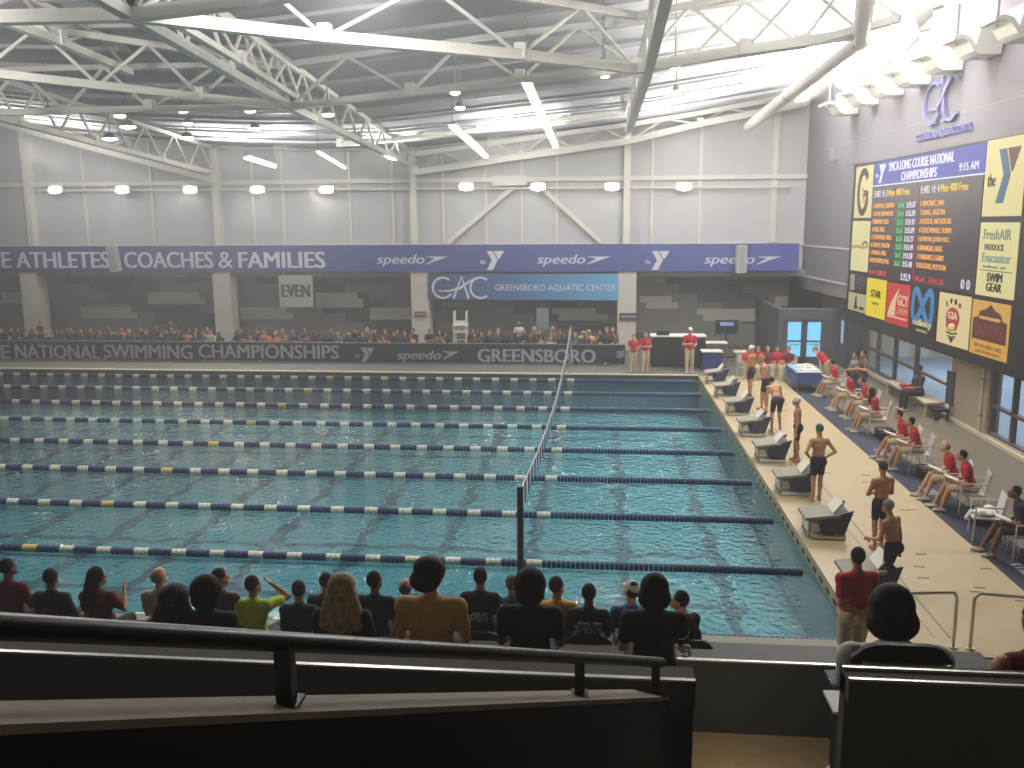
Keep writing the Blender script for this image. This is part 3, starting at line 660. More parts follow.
# hung sign and teal banner
YS = 7.02
t = thing('hanging_sign', 'white square sign reading EVEN hung under the blue banner', 'sign', at_y(296, 291, YS))
O, w, h = span(280, 312, 307, 275.5, YS); MB().obox(O, UX, UZ, V3(0, -1, 0), 0, w, 0, h, -.03, 0).build('panel', mat('sign_panel', (172, 174, 170), .7), t)
for sx_ in (.15, .85): MB().tube(O+UX*w*sx_+UZ*h, O+UX*w*sx_+UZ*(h+.35), .008, .008, 6).build('cord', M['white'], t)
word(t, 'EVEN', 281.5, 310, 297, 284.5, YS, mat('sign_ink', (30, 36, 40), .7), .05)
def gac(root, O, U, Vv, w, h, m, d=.015, lw=.07):
    N_ = np.cross(U, Vv); r = h/2; lw *= h*1.4
    arc = lambda cx, a0, a1: [(cx+r*.95*math.cos(math.radians(a)), r+r*.95*math.sin(math.radians(a))) for a in np.linspace(a0, a1, 18)]
    MB().ribbon(arc(r, 50, 325), lw, O, U, Vv, N_, 0, d).build('logo_letter', m, root)
    MB().ribbon(arc(w-r, 50, 310), lw, O, U, Vv, N_, 0, d).build('logo_letter', m, root)
    MB().ribbon([(w*.36, 0), (w*.5, h), (w*.62, 0)], lw*1.2, O, U, Vv, N_, 0, d).build('logo_letter', m, root)
    MB().ribbon([(r*.55, r*.75), (r*1.5, r*.68), (w*.47, r*.95), (w*.62, r*1.55), (w*.76, h*.97)], [lw*.4, lw*.9, lw*1.2, lw*1.1, lw*.5], O, U, Vv, N_, d*.2, d*1.2).build('swoosh', m, root)
gm = bpy.data.materials.new('teal_gradient_cloth'); gm.use_nodes = True; nt = gm.node_tree; tc = nt.nodes.new('ShaderNodeTexCoord'); cr = nt.nodes.new('ShaderNodeValToRGB'); sx = nt.nodes.new('ShaderNodeSeparateXYZ')
nt.links.new(tc.outputs['Generated'], sx.inputs[0]); nt.links.new(sx.outputs[0], cr.inputs[0]); nt.links.new(cr.outputs[0], nt.nodes['Principled BSDF'].inputs['Base Color'])
for e, c in zip(cr.color_ramp.elements, ((44, 62, 104), (84, 158, 206))): e.color = tuple(lin(v) for v in c)+(1,)
cr.color_ramp.elements.new(.45).color = tuple(lin(v) for v in (50, 96, 150))+(1,)
t = thing('teal_banner', 'blue to teal banner reading GREENSBORO AQUATIC CENTER between two piers', 'banner', at_y(525, 287, YS))
O, w, h = span(428, 618.5, 300, 274, YS); MB().obox(O, UX, UZ, V3(0, -1, 0), 0, w, 0, h, -.03, 0).build('cloth', gm, t)
O, w, h = span(432.5, 491, 298.5, 277, YS); gac(t, O, UX, UZ, w, h, M['letter'])
word(t, 'GREENSBORO AQUATIC CENTER', 495, 616, 291.8, 284.5, YS, M['letter'], .0)
# barrier banner on the far deck
Y2 = 2.7
t = thing('barrier_banner', 'long dark navy banner naming the championships on a barrier by the far pool edge', 'banner', (-15, Y2, ZD))
xe = at_y(625, 355, Y2)[0]
MB().box(XL, xe, Y2+.005, Y2+.04, .27, 1.06).build('cloth', M['banner2'], t)
MB().tube((XL, Y2+.05, 1.07), (xe, Y2+.05, 1.07), .025, .025, 8).build('top_rail', M['grey'], t)
for x in np.arange(xe-.1, XL, -2.4): MB().box(x-.03, x+.03, Y2+.04, Y2+.1, ZD, 1.07).build('post', M['rail'], t)
for s_, a, b in (('COURSE', -70, 9.5), ('NATIONAL', 15.8, 99.7), ('SWIMMING', 104.3, 192), ('CHAMPIONSHIPS', 199, 338.5)): word(t, s_, a, b, 358.4, 344.8, Y2, M['letter2'], .018)
word(t, 'GREENSBORO', 477.6, 596, 362.3, 349.2, Y2, M['letter2'], .025)
word(t, 'speedo', 397, 441, 362, 350.5, Y2, M['letter2'], .012, .25); arrow(t, 441.7, 459.7, 360.5, 351.3, Y2, M['letter2'])
O, w, h = span(361, 374.5, 362, 347.5, Y2); ymark(t, O, UX, UZ, w, h, M['letter2'], M['letter2'], .015, .22)
O, w, h = span(617, 624, 358, 350, Y2)
for k in range(3): MB().ribbon([(0, h*.2+k*h*.3), (w*.5, h*.1+k*h*.3), (w, h*.35+k*h*.3)], .05, O, UX, UZ, V3(0, -1, 0), 0, .015).build('wave_emblem', M['letter2'], t)
# small plates on the piers
for x, yb, yt, c, lab in ((420.5, 316.5, 311.5, (130, 44, 44), 'red plate on the pier left of the teal banner'), (629.5, 320, 313, (60, 62, 66), 'dark plate strapped across the pier right of the teal banner')):
    O, w, h = span(x-(6 if x < 500 else 10), x+(6 if x < 500 else 9), yb, yt, 7.0); t = thing('pier_plate', lab, 'plate', O)
    MB().obox(O, UX, UZ, V3(0, -1, 0), 0, w, 0, h, -.06, 0).build('panel', mat('plate_%d' % x, c, .6), t)
    MB().obox(O, UX, UZ, V3(0, -1, 0), w*.1, w*.9, h*.4, h*.6, 0, .01).build('strip', M['letter2'], t)
# ------------------------------------------------------------------ scoreboard
EM = lambda n, c, e: mat('lit_'+n+'_%d' % (e*100), c, .5, emit=e)
t = thing('scoreboard', 'huge lit scoreboard with race results and sponsor panels on the right wall', 'scoreboard', wp(6, 5.3))
MB().obox(WO, WU, WV, WN, -.45, 13.0, 2.28, 8.06, -.28, -.02).build('housing', M['board'], t)
MB().obox(WO, WU, WV, WN, 1.74, 9.86, 4.12, 7.2, -.02, .0).build('screen', mat('lit_screen', (70, 58, 68), .4, emit=.55), t)
def panel(s0, s1, z0, z1, c, e=.8, nm='sponsor_panel'): return MB().obox(WO, WU, WV, WN, s0, s1, z0, z1, -.02, .0).build(nm, EM('%d_%d_%d' % c, c, e), t)
def btext(p, s_, s0, z0, w, h, c, e=.8, bold=.02, shear=0, keep=False, align='l'):
    put_text(mb := MB(), s_, wp(s0, z0), WU, WV, w, h, .012, .0, bold, shear, keep, align); return mb.build('lettering', EM('%d_%d_%d' % c, c, e), p)
CREAM = (250, 236, 170)
h_ = panel(1.74, 9.88, 7.24, 8.0, (74, 84, 190), .75, 'header_panel')
btext(h_, 'YMCA LONG COURSE NATIONAL', 3.1, 7.64, 4.95, .29, (240, 236, 255), .9, .03); btext(h_, 'CHAMPIONSHIPS', 4.25, 7.29, 2.7, .28, (240, 236, 255), .9, .03); btext(h_, '9:15 AM', 8.4, 7.36, 1.15, .22, (240, 236, 255), .9, .02)
MB().obox(WO, WU, WV, WN, 1.74, 9.88, 7.2, 7.24, -.02, .005).build('header_rule', EM('240_236_255', (240, 236, 255), .9), h_)
ymark(h_, wp(2.25, 7.3), WU, WV, .62, .62, EM('240_236_255', (240, 236, 255), .9), EM('240_236_255', (240, 236, 255), .9), .012, .3)
ORG, GRN, WH2, RED2, YL2 = (255, 176, 70), (30, 170, 80), (238, 228, 250), (240, 40, 60), (255, 214, 80)
btext(t, 'E:402  H: 3', 1.95, 6.84, 1.2, .22, WH2); btext(t, 'Men 400 Free', 3.25, 6.84, 1.8, .22, YL2); btext(t, 'E:402  H: 4', 5.92, 6.84, 1.3, .22, WH2); btext(t, 'Men 400 Free', 7.3, 6.84, 1.75, .22, YL2)
MB().obox(WO, WU, WV, WN, 5.74, 5.78, 4.15, 7.1, 0, .01).build('divider', EM('200_30_70', (200, 30, 70), .8), t)
L_ = ['GIMENO, AUSTIN', 'CHEN, BRANDON', 'BROADY, ROB', 'LONG, BRIG', 'STEPHENS, WILL', 'SAVOY, MASON', 'FENNELL, MAX', 'MCDONALD, PAUL']
R_2 = ['SIMONIC, IAN', 'KING, AUSTIN', 'POLICK, NICHOLAS', 'GOSCIMINSKI, TOMM', 'JORDAN, JOHN MCC', 'SWANGER, GREG', 'TORRANCE, GARRY', 'ROGERS, PEYTON']
L_w = [1.75, 1.7, 1.4, 1.1, 1.75, 1.6, 1.35, 1.65]; R_w = [1.5, 1.6, 2.0, 2.05, 2.0, 1.6, 1.75, 1.9]
for i in range(8):
    z = 6.44-i*.262
    btext(t, '%d %s' % (i+1, L_[i]), 1.9, z, L_w[i]*1.1, .18, ORG, .8, .045); btext(t, '%d %s' % (i+1, R_2[i]), 5.95, z, R_w[i]*1.1, .18, ORG, .8, .045)
    MB().obox(WO, WU, WV, WN, 4.1, 4.74, z-.05, z+.21, 0, .006).build('split_cell', EM('20_110_60', (20, 110, 60), .6), t)
    btext(t, ('26.40', '26.41', '26.52', '26.61', '26.38', '26.55', '26.47', '26.62')[i], 4.17, z, .5, .16, (90, 220, 120), .8, .02)
    btext(t, ('3:55.87', '3:55.89', '3:55.42', '3:55.09', '3:55.27', '3:55.49', '3:54.28', '3:55.48')[i], 4.84, z, .76, .18, WH2, .85, .02)
btext(t, 'Pool  3:48.27', 1.9, 4.22, 1.6, .16, RED2); btext(t, '3:25.9', 4.75, 4.18, .8, .22, WH2); btext(t, 'Pool   3:51.21', 5.95, 4.22, 2.0, .16, RED2); btext(t, '0 0', 9.05, 4.2, .55, .26, WH2)
# sponsor panels
p = panel(-.12, 1.66, 6.15, 7.97, CREAM, .72)
INK = (40, 34, 36)
mb = MB(); mb.ribbon([(.77+.5*math.cos(math.radians(a)), 7.06+.72*math.sin(math.radians(a))) for a in np.linspace(40, 330, 26)]+[(1.2, 7.0), (.8, 7.0)], .24, WO, WU, WV, WN, 0, .012); mb.build('emblem', EM('62_48_40', (62, 48, 40), .3), p)
MB().ribbon([(.72, 7.2), (.95, 6.98), (.78, 6.96), (1.0, 6.7)], .1, WO, WU, WV, WN, .012, .02).build('bolt', EM('240_110_60', (240, 110, 60), .7), p)
p = panel(-.16, 1.66, 4.25, 6.04, (250, 240, 176), .75)
MB().ribbon([(-.1, 5.1), (.5, 5.14), (1.1, 5.1), (1.6, 5.16)], .1, WO, WU, WV, WN, 0, .01).build('wave_emblem', EM('206_176_60', (206, 176, 60), .7), p)
MB().ribbon([(1.0, 5.2), (1.3, 5.32), (1.58, 5.22)], .07, WO, WU, WV, WN, 0, .012).build('mark', EM('70_80_90', (70, 80, 90), .5), p)
p = panel(-.16, 1.66, 3.5, 4.14, (52, 50, 74), .35)
MB().obox(WO, WU, WV, WN, -.05, .42, 3.54, 4.1, 0, .008).build('crest', EM('190_184_150', (190, 184, 150), .6), p)
for k in range(3): MB().obox(WO, WU, WV, WN, .6, 1.5, 3.62+k*.15, 3.68+k*.15, 0, .008).build('stripe', EM('100_96_120', (100, 96, 120), .4), p)
p = panel(-.16, 1.66, 2.8, 3.44, (214, 204, 160), .65)
MB().prism([(.5, 2.86), (.62, 3.3), (.75, 3.4), (.78, 3.1), (.9, 2.9)], WO, WU, WV, WN, 0, .01).build('figure_emblem', EM('60_52_50', (60, 52, 50), .3), p)
btext(p, 'SWIM', 1.05, 2.88, .5, .12, INK, .3)
p = panel(1.74, 3.58, 2.76, 4.08, (250, 226, 30), .85)
btext(p, 'STAR', 2.2, 3.44, .95, .26, (70, 60, 20), .3, .03); btext(p, 'ATHLETICS', 2.35, 3.2, .65, .08, (170, 140, 20), .5, 0)
p = panel(3.72, 5.6, 2.72, 4.05, (222, 40, 48), .75)
MB().prism([(3.85, 3.0), (4.15, 3.45), (4.75, 3.92), (4.5, 3.4), (4.5, 3.0)], WO, WU, WV, WN, 0, .01).build('sail_emblem', EM('250_214_170', (250, 214, 170), .75), p)
btext(p, 'GCY', 4.68, 3.36, .84, .34, (250, 214, 170), .75, .03); btext(p, 'SWIM', 4.7, 3.08, .82, .22, (240, 150, 120), .7, .03); MB().obox(WO, WU, WV, WN, 3.85, 5.5, 2.93, 2.98, 0, .008).build('rule', EM('250_214_170', (250, 214, 170), .75), p)
p = panel(5.68, 7.62, 2.66, 4.04, (34, 30, 34), .25)
lp = [(6.62+.72*math.sin(math.radians(a)), 3.50+.46*math.sin(math.radians(2*a))) for a in np.linspace(0, 360, 48)]
MB().ribbon(lp, .23, WO, WU, WV, WN, 0, .012).build('loop_emblem', EM('48_140_200', (48, 140, 200), .75), p)
btext(p, 'exfinity', 5.98, 2.84, 1.4, .27, (236, 224, 150), .75, .03); btext(p, 'SWIMMING', 6.3, 2.72, .8, .08, (210, 200, 150), .6, 0)
p = panel(7.76, 9.74, 2.6, 4.02, (250, 228, 165), .75)
for k, ch in enumerate('SWIM'):
    a = math.radians(125-k*23); btext(p, ch, 8.72+.72*math.cos(a)-.07, 3.2+.62*math.sin(a)-.06, .13, .15, INK, .3, .02)
MB().prism([(8.72+.42*math.cos(math.radians(a)), 3.36+.30*math.sin(math.radians(a))) for a in range(-10, 191, 15)]+[(8.34, 3.1), (8.6, 2.98), (8.98, 3.05)], WO, WU, WV, WN, 0, .008).build('emblem', EM('200_50_40', (200, 50, 40), .7), p)
btext(p, 'GSA', 8.42, 3.33, .6, .2, (250, 228, 200), .8, .03); MB().ell(wp(8.78, 3.13, .008), (.13, .13, .1), None, 10, 6).build('swirl', EM('250_228_165', (250, 228, 165), .75), p)
for k, (w_, z) in enumerate(((.34, 2.95), (.24, 2.85))): MB().ribbon([(8.72-w_, z), (8.72, z-.03), (8.72+w_, z+.02)], .045, WO, WU, WV, WN, 0, .008).build('stripe', EM('40_34_36', INK, .3), p)
MB().prism([(8.56, 2.8), (8.72, 2.66), (8.88, 2.8)], WO, WU, WV, WN, 0, .008).build('tip', EM('40_34_36', INK, .3), p)
p = panel(9.85, 11.83, 2.58, 3.99, (236, 184, 84), .75); BR = EM('112_44_40', (112, 44, 40), .5)
MB().prism([(9.95, 2.98), (11.73, 2.98), (11.73, 3.52), (11.5, 3.56), (11.38, 3.72), (11.05, 3.8), (10.85, 3.92), (10.65, 3.8), (10.3, 3.72), (10.2, 3.56), (9.95, 3.52)], WO, WU, WV, WN, 0, .008).build('emblem', BR, p)
MB().obox(WO, WU, WV, WN, 10.3, 11.4, 3.52, 3.6, .008, .012).build('rule', EM('236_184_84', (236, 184, 84), .75), p); btext(p, 'DARRYLS', 10.08, 3.08, 1.5, .34, (150, 70, 70), .55, .02)
btext(p, 'WOOD FIRED GRILL', 10.1, 2.78, 1.5, .1, (190, 120, 40), .6, 0); btext(p, 'GREENSBORO', 10.2, 2.64, 1.3, .08, (190, 120, 40), .6, 0)
p = panel(9.92, 11.9, 4.12, 5.98, (248, 238, 168), .75)
btext(p, 'FreshAIR', 10.15, 5.55, 1.4, .26, (130, 150, 130), .55, 0); btext(p, 'PADDOCK', 10.25, 5.28, 1.0, .16, (90, 80, 70), .4, .01); btext(p, 'Evacuator', 10.15, 4.98, 1.5, .24, (160, 190, 170), .6, .03); btext(p, 'indoor air', 10.25, 4.84, 1.2, .07, (120, 110, 90), .5, 0)
MB().obox(WO, WU, WV, WN, 10.1, 11.75, 4.76, 4.78, 0, .008).build('rule', EM('120_110_90', (120, 110, 90), .5), p)
btext(p, 'SWIM', 10.5, 4.5, .8, .22, INK, .3, .03); btext(p, 'GEAR', 10.5, 4.25, .8, .22, INK, .3, .03)
p = panel(9.92, 11.9, 6.13, 8.03, (250, 236, 164), .75)
ymark(p, wp(10.6, 6.45), WU, WV, 1.05, 1.32, EM('50_110_150', (50, 110, 150), .6), EM('110_46_60', (110, 46, 60), .5), .012, .5, EM('40_34_36', INK, .3))
# relief logo on the wall
def at_w(x, y, off):
    d = ray(x, y); tt = ((WO+WN*off-CAM)@WN)/(d@WN); P = CAM+d*tt; return (P-WO)@WU, P[2]
a, b = at_w(924, 128, -.25), at_w(964, 83, -.25)
t = thing('wall_lettering', 'raised blue-grey letter logo on the wall above the scoreboard', 'sign', wp(a[0], a[1], -.25)); LM = mat('relief_blue', (112, 112, 160), .5)
gac(t, wp(a[0], 8.85, -.28), WU, WV, b[0]-a[0], 1.25, LM, .10, .06)
put_text(mb := MB(), 'GREENSBORO AQUATIC CENTER', wp(a[0]-.5, 8.42, -.28), WU, WV, b[0]-a[0]+1.2, .26, .06, 0, .03); mb.build('lettering', LM, t)
# ------------------------------------------------------------------ roof steel
def zc(x, y):
    xs = [-46, -32, -22.03, -12.5, -2.63, 6]; zs = [10.6, 9.3, 8.46, 8.72, 9.5, 10.3]; sl = [.055, .055, .0546, .0465, .027, .02]
    return float(np.interp(x, xs, zs))+float(np.interp(x, xs, sl))*(7.6-y)
def on_c(px, py, dz=0.0):
    z = 9.5
    for _ in range(30):
        P = at_z(px, py, z); P[1] = min(max(P[1], -28), 7.6)
        z = .5*z+.5*(zc(P[0], P[1])+dz)
    return at_z(px, py, z)
STEEL = M['steel']; STEEL2 = mat('grey_steel', (214, 213, 208), .5)
def truss(label, pts, w=.26, depth=1.2, step=2.6, m=STEEL, two=True, group='roof trusses'):
    """bottom chord through pts, parallel top chord, V struts between them"""
    pts = [np.asarray(p, float) for p in pts]
    t = thing('roof_truss', label, 'truss', pts[0], 0, group)
    for a, b in zip(pts[:-1], pts[1:]): MB().bar(a, b, w, w*.9).build('bottom_chord', m, t)
    for a, b in zip(pts[:-1], pts[1:]):
        L = np.linalg.norm(b-a); n = max(1, int(L/step)); up = lambda p: V3(p[0], p[1], max(p[2]+.4, min(p[2]+depth, zr(p[0], min(p[1], 8))-.15)))
        if two: MB().bar(up(a), up(b), w*.7, w*.7).build('top_chord', STEEL2, t)
        for k in range(n):
            p, q, r = a+(b-a)*k/n, a+(b-a)*(k+.5)/n, a+(b-a)*(k+1)/n
            MB().tube(p, up(q), .05, .05, 6).build('strut', STEEL2, t); MB().tube(up(q), r, .05, .05, 6).build('strut', STEEL2, t)
            if k % 2 == 0: MB().obox(p, V3(1, 0, 0), V3(0, 1, 0), V3(0, 0, 1), -.13, .13, -.13, .13, -.08, .26).build('gusset', m, t)
    return t
P_, Q_, R_ = on_c(130, 15), on_c(290, 107), on_c(414, 167)
S_ = on_c(636, 69); S2 = on_c(862, 33)
E1, E2, E3 = on_c(627, 136), on_c(648, 72), on_c(664, 4)
far = lambda p, q, k: p+(p-q)/np.linalg.norm(p-q)*k
truss('pale roof truss rising from the pier left of the teal banner', [R_, Q_, P_, far(P_, Q_, 3)], .22, 1.3, 2.4, STEEL2)
truss('roof truss running up from the second visible pier on the left', [on_c(213, 173), on_c(95, 143), on_c(-30, 110)], .2, 1.2, 2.2)
truss('roof truss rising from the pier right of the teal banner', [E1, E2, E3, far(E3, E2, 2)], .24, 1.2, 2.4, STEEL2)
truss('heavy white chord kinking down at the upper left corner', [on_c(-20, 18), P_, on_c(262, -1), on_c(330, -14)], .26, 1.4, 2.4)
truss('long white chord sloping across the top middle to the right', [P_, on_c(325, 37), on_c(520, 55), S_, on_c(745, 50), S2], .26, 1.3, 2.4)
truss('white chord from the left edge meeting the roof node above the words COACHES', [on_c(-20, 72), Q_], .22, 1.2, 2.4)
truss('white chord from the central roof node up to the right', [on_c(-20, 113), on_c(150, 109), Q_, on_c(410, 93), on_c(520, 80), S_], .2, 1.2, 2.4)
truss('eave truss above the far wall right of the teal banner', [at_y(416, 172, 7.3), at_y(629, 141, 7.3), at_y(700, 124, 7.3), at_y(806, 103, 7.3)], .3, .8, 2.2)
truss('thin eave truss running over the middle of the far wall', [at_y(340, 145, 4.5), at_y(480, 130, 4.5), at_y(629, 110, 4.5), at_y(716, 95, 4.5)], .18, .7, 2.2, STEEL, False)
truss('lower white chord rising left over the far wall', [at_y(213, 180, 7.3), at_y(100, 150, 7.3), at_y(-20, 118, 7.3)], .28, .8, 2.2, STEEL, False)
truss('upper right roof truss near the wall wash lamps', [on_c(690, 60), on_c(800, 45), on_c(900, 18)], .2, 1.2, 2.4)
truss('grey diagonal chord high above the left of the hall', [on_c(-20, 12, .8), on_c(60, 42, .8), on_c(130, 72, .8)], .2, .8, 2.4, STEEL2)
truss('steel diagonal between the upper left corner node and the central node', [on_c(175, 22, .3), on_c(240, 62, .3), on_c(300, 100, .3)], .16, .8, 2.4, STEEL2)
# bent round duct at the right
t = thing('round_duct', 'thick pale round tube bending down from the roof left of the glare', 'duct', on_c(748, 127))
a, b, c = on_c(748, 127), on_c(860, 40), on_c(866, 0); c2 = c+(c-b)/np.linalg.norm(c-b)*1.5
MB().path([a, b, c2], .2, 14).build('tube', mat('duct_white', (206, 198, 190), .5), t)
for q in (b, a+(b-a)*.5): MB().ell(q, (.24, .24, .24), None, 14, 8).build('joint', mat('duct_joint', (190, 184, 176), .5), t)
# straight pipe under the far eave
for px0, px1, lab in (((30, 191), (790, 187), 'thin white pipe running level below the lamps on the far wall'), ((480, 158), (640, 135), 'pale pipe sloping up beside the thin eave truss')):
    A_, B_ = at_y(*px0, 7.68), at_y(*px1, 7.68); t = thing('pipe_run', lab, 'pipe', A_)
    MB().tube(A_, B_, .045, .045, 8).build('pipe', M['white'], t)
    for u in np.linspace(0, 1, 8): q = A_+(B_-A_)*u; MB().bar(q, q+V3(0, .3, .05), .04, .04).build('hanger', M['grey'], t)
# ------------------------------------------------------------------ lamps
LENS = mat('lamp_lens', (255, 252, 240), .4, emit=14.0); LENSB = mat('bay_lens', (255, 252, 240), .4, emit=16.0); LENS2 = mat('strip_lens', (255, 254, 246), .4, emit=8.0); HOT = mat('hot_lens', (255, 248, 232), .4, emit=170.0)
order = ['first', 'second', 'third', 'fourth', 'fifth', 'sixth', 'seventh', 'eighth', 'ninth']
for k, x in enumerate((55, 122, 190, 257, 326, 466, 538, 612, 684)):
    P = at_y(x, 190 if x < 350 else 187, 7.35); t = thing('flood_lamp', '%s flood lamp from the left in the row on the far wall' % order[k], 'lamp', P, 0, 'flood lamps on the far wall')
    MB().ell(P+V3(0, -.02, 0), (.32, .12, .17), None, 16, 8).build('lens', LENS, t)
    MB().box(P[0]-.34, P[0]+.34, P[1]+.02, P[1]+.2, P[2]-.14, P[2]+.2).build('housing', M['white'], t)
    MB().bar(P+V3(0, .15, 0), P+V3(0, .64, .22), .06, .06).build('bracket', M['grey'], t)
    l = area('flood_light', P+V3(0, -.2, 0), P+V3(0, -3.2, -2.2), (190 if x in (190, 257, 326) else 90), .5, .25, spread=110)
k = 0
NEARBY = {}
for x, y, w in ((48, 113, 10), (120, 116, 12), (183, 111, 12), (250, 111, 12), (188, 124, 10), (128, 127, 16), (187, 138, 14), (255, 129, 12), (455, 93, 10), (460, 108, 10), (603, 66, 10), (605, 76, 9), (675, 68, 10), (676, 92, 9), (110, 139, 16), (328, 115, 12)):
    P = on_c(x, y, .05); r = w*(P[1]-CAM[1])/FPX/2
    t = thing('bay_light', '', 'ceiling light', P, 0, 'small bay lights under the roof trusses')
    t['label'] = 'small bay light, %s' % (('far left of the row above the words ATHLETES', 'second in the upper row from the left edge', 'third in the upper row from the left edge', 'upper row, nearest the central roof node', 'in the lower row below the third upper light', 'tilted one above the speaker on the left', 'tilted one above the word COACHES', 'tilted one below the central roof node', 'upper of two above the strip light at centre', 'lower of two above the strip light at centre', 'upper of two left of the roof node at right', 'lower of two left of the roof node at right', 'upper of two right of the roof node at right', 'lower of two right of the roof node at right', 'lowest of all, over the left far wall', 'tilted one just right of the central roof node')[k]); k += 1
    MB().ell(P, (r, r*.8, .06), None, 14, 6).build('lens', LENSB, t); MB().tube(P+V3(0, 0, .03), P+V3(0, 0, .2), r*.9, r*.5, 14).build('housing', M['grey'], t); MB().tube(P+V3(0, 0, .18), V3(P[0], P[1], zr(P[0], min(P[1], 8))-.02), .02, .02, 6).build('stem', M['grey'], t)
for (a, b, lab) in (((526, 83), (556, 147), 'long bright strip light hanging left of the pier right of centre'), ((452, 126), (486, 157), 'bright strip light above the middle of the far wall'), ((245, 158), (275, 167), 'faint short strip light near the far wall left of centre'), ((318, 152), (345, 168), 'faint strip light near the far wall at centre left')):
    A_, B_ = on_c(*a, -.1), on_c(*b, -.1); t = thing('strip_light', lab, 'strip light', A_, 0, 'strip lights along the roof')
    w_ = .09 if 'faint' in lab else .2; MB().bar(A_, B_, w_, .08).build('tube_lens', LENS2, t); MB().bar(A_+V3(0, 0, .08), B_+V3(0, 0, .08), .26, .08).build('housing', M['white'], t)
    for q in (A_, B_): MB().tube(q+V3(0, 0, .1), V3(q[0], q[1], zr(q[0], min(q[1], 8))-.02), .015, .015, 6).build('hanger', M['grey'], t)
# wall wash lamps at the top right
for x, y, lab in ((893, 44, 'blinding wall wash lamp above the scoreboard, brightest in the hall'), (905, 22, 'bright wall wash lamp just above the blinding one'), (872, 62, 'bright wall wash lamp just below the blinding one'), (846, 80, 'bright wall wash lamp left of the wall logo, lowest of the four')):
    P = at_x(x, y, 3.8); t = thing('wash_lamp', lab, 'lamp', P, 0, 'wall wash lamps over the scoreboard')
    MB().ell(P, (.34, .34, .26), None, 16, 8).build('lens', HOT, t); MB().tube(P+V3(.1, 0, .05), P+V3(.55, 0, .3), .36, .22, 16).build('housing', M['white'], t); MB().bar(P+V3(.4, 0, .2), P+V3(.9, 0, .35), .08, .08).build('arm', M['grey'], t)
# white wave panels stepping along the wall top
for k, (x, y) in enumerate(((1013, 36), (970, 54), (934, 70), (904, 84), (879, 95), (856, 104), (837, 114))):
    s_, z = at_w(x, y, .55); t = thing('wave_panel', '%s white wave-shaped panel from the right along the top of the right wall' % order[k], 'panel', wp(s_, z, .5), 0, 'white wave panels along the wall top')
    prof = [(a_*.75, b_) for a_, b_ in [(-.3, 0), (.4, 0), (.6, .08), (.8, .3), (1.0, .38), (1.3, .35), (1.3, .44), (1.0, .48), (.75, .42), (.55, .22), (.4, .75), (-.4, .75)]]
    MB().prism(prof, wp(s_-.95, z), WN, WV, np.cross(WN, WV), -.95, 0).build('panel', M['white'], t)
    MB().bar(wp(s_-.5, z+.3, .7), wp(s_-.5, z+1.3, .7), .05, .05).build('hanger', M['grey'], t)
MB_ = MB(); P = at_w(834, 154, -.2)
t = thing('wall_fixture', 'small dark twin fixture on the right wall left of the scoreboard', 'fixture', wp(P[0], P[1], -.25))
for d in (-.14, .14): MB().obox(wp(P[0], P[1], -.25), WU, WV, WN, d-.1, d+.1, -.25, .25, -.03, .15).build('head', M['grey'], t)
# ------------------------------------------------------------------ the stand in front of the camera
def at_d(x, y, d): return CAM+ray(x, y)/FPX*d
def stripbox(mb_list): pass
E_ = at_d(693, 669, 5.1); YA, ZA, XA = E_[1], E_[2], E_[0]
mb = MB(); mb.box(XL, XA, YA+.02, -27.3, -.1, 2.5); struct('stand_tier', mb, M['stand'])
mb = MB(); mb.box(XL, 9, -27.0, -25.1, -.1, 1.42); struct('stand_tier_low', mb, M['stand'])
mb = MB(); mb.box(XL, XA, YA-.08, YA+.02, 2.2, ZA-.16); mb.box(XL, XA, YA-.16, YA+.02, ZA-.16, ZA); mb.box(XL, XA, -33, YA-.16, 1.0, 2.3); struct('stand_parapet', mb, M['stand'])
mb = MB(); mb.box(XL, XA, YA-.16, YA-.13, ZA, ZA+.012); struct('trim_10', mb, M['strip'])
# low wall across the aisle
F_ = at_d(690, 654, 7.7); YP, ZP = F_[1], F_[2]
mb = MB(); mb.box(XA-.5, 9, YP-.05, YP+.1, 1.0, ZP-.1); mb.box(XA-.5, 9, YP-.12, YP+.1, ZP-.1, ZP); struct('stand_low_wall', mb, M['wood'])
mb = MB(); mb.box(XA-.5, 9, YP-.12, YP-.09, ZP, ZP+.012); struct('trim_11', mb, M['strip'])
mb = MB(); mb.box(XA-.2, 9, -33.2, YP, 1.0, 1.7); struct('floor_aisle', mb, M['carpet'])
# sloping side wall of the aisle with its handrail
L0, L1 = at_d(287, 704, 2.5), at_d(655, 693, 5.0); dv = L1-L0
La, Lb = L0-dv*.55, L0+dv*1.09
hd = unit(V3(dv[0], dv[1], 0)); sd = V3(hd[1], -hd[0], 0)
def slab(mb, w0, w1, h0a, h0b, h1):
    v = []
    for P, h0 in ((La, h0a), (Lb, h0b)):
        for w, z in ((w0, h0), (w1, h0), (w1, P[2]+h1), (w0, P[2]+h1)): v.append((P[0]+sd[0]*w, P[1]+sd[1]*w, z))
    mb.add(v, [(0, 1, 2, 3), (7, 6, 5, 4), (0, 4, 5, 1), (1, 5, 6, 2), (2, 6, 7, 3), (3, 7, 4, 0)]); return mb
struct('aisle_wall', slab(slab(MB(), -.075, .075, 1.0, 1.0, -.03), -.085, .08, La[2]-.022, Lb[2]-.022, 0), M['ledge'])
mb = slab(MB(), .076, .079, .9, .9, -.02); mb = struct('aisle_wall_skirt', mb, M['wood'])
t = thing('handrail', 'thick dark handrail on three posts across the bottom left of the picture', 'handrail', L0)
up = V3(0, 0, .185)
MB().cap(La+up, L0+dv*1.03+up, .0275, .0275, 14).build('rail', M['rail'], t)
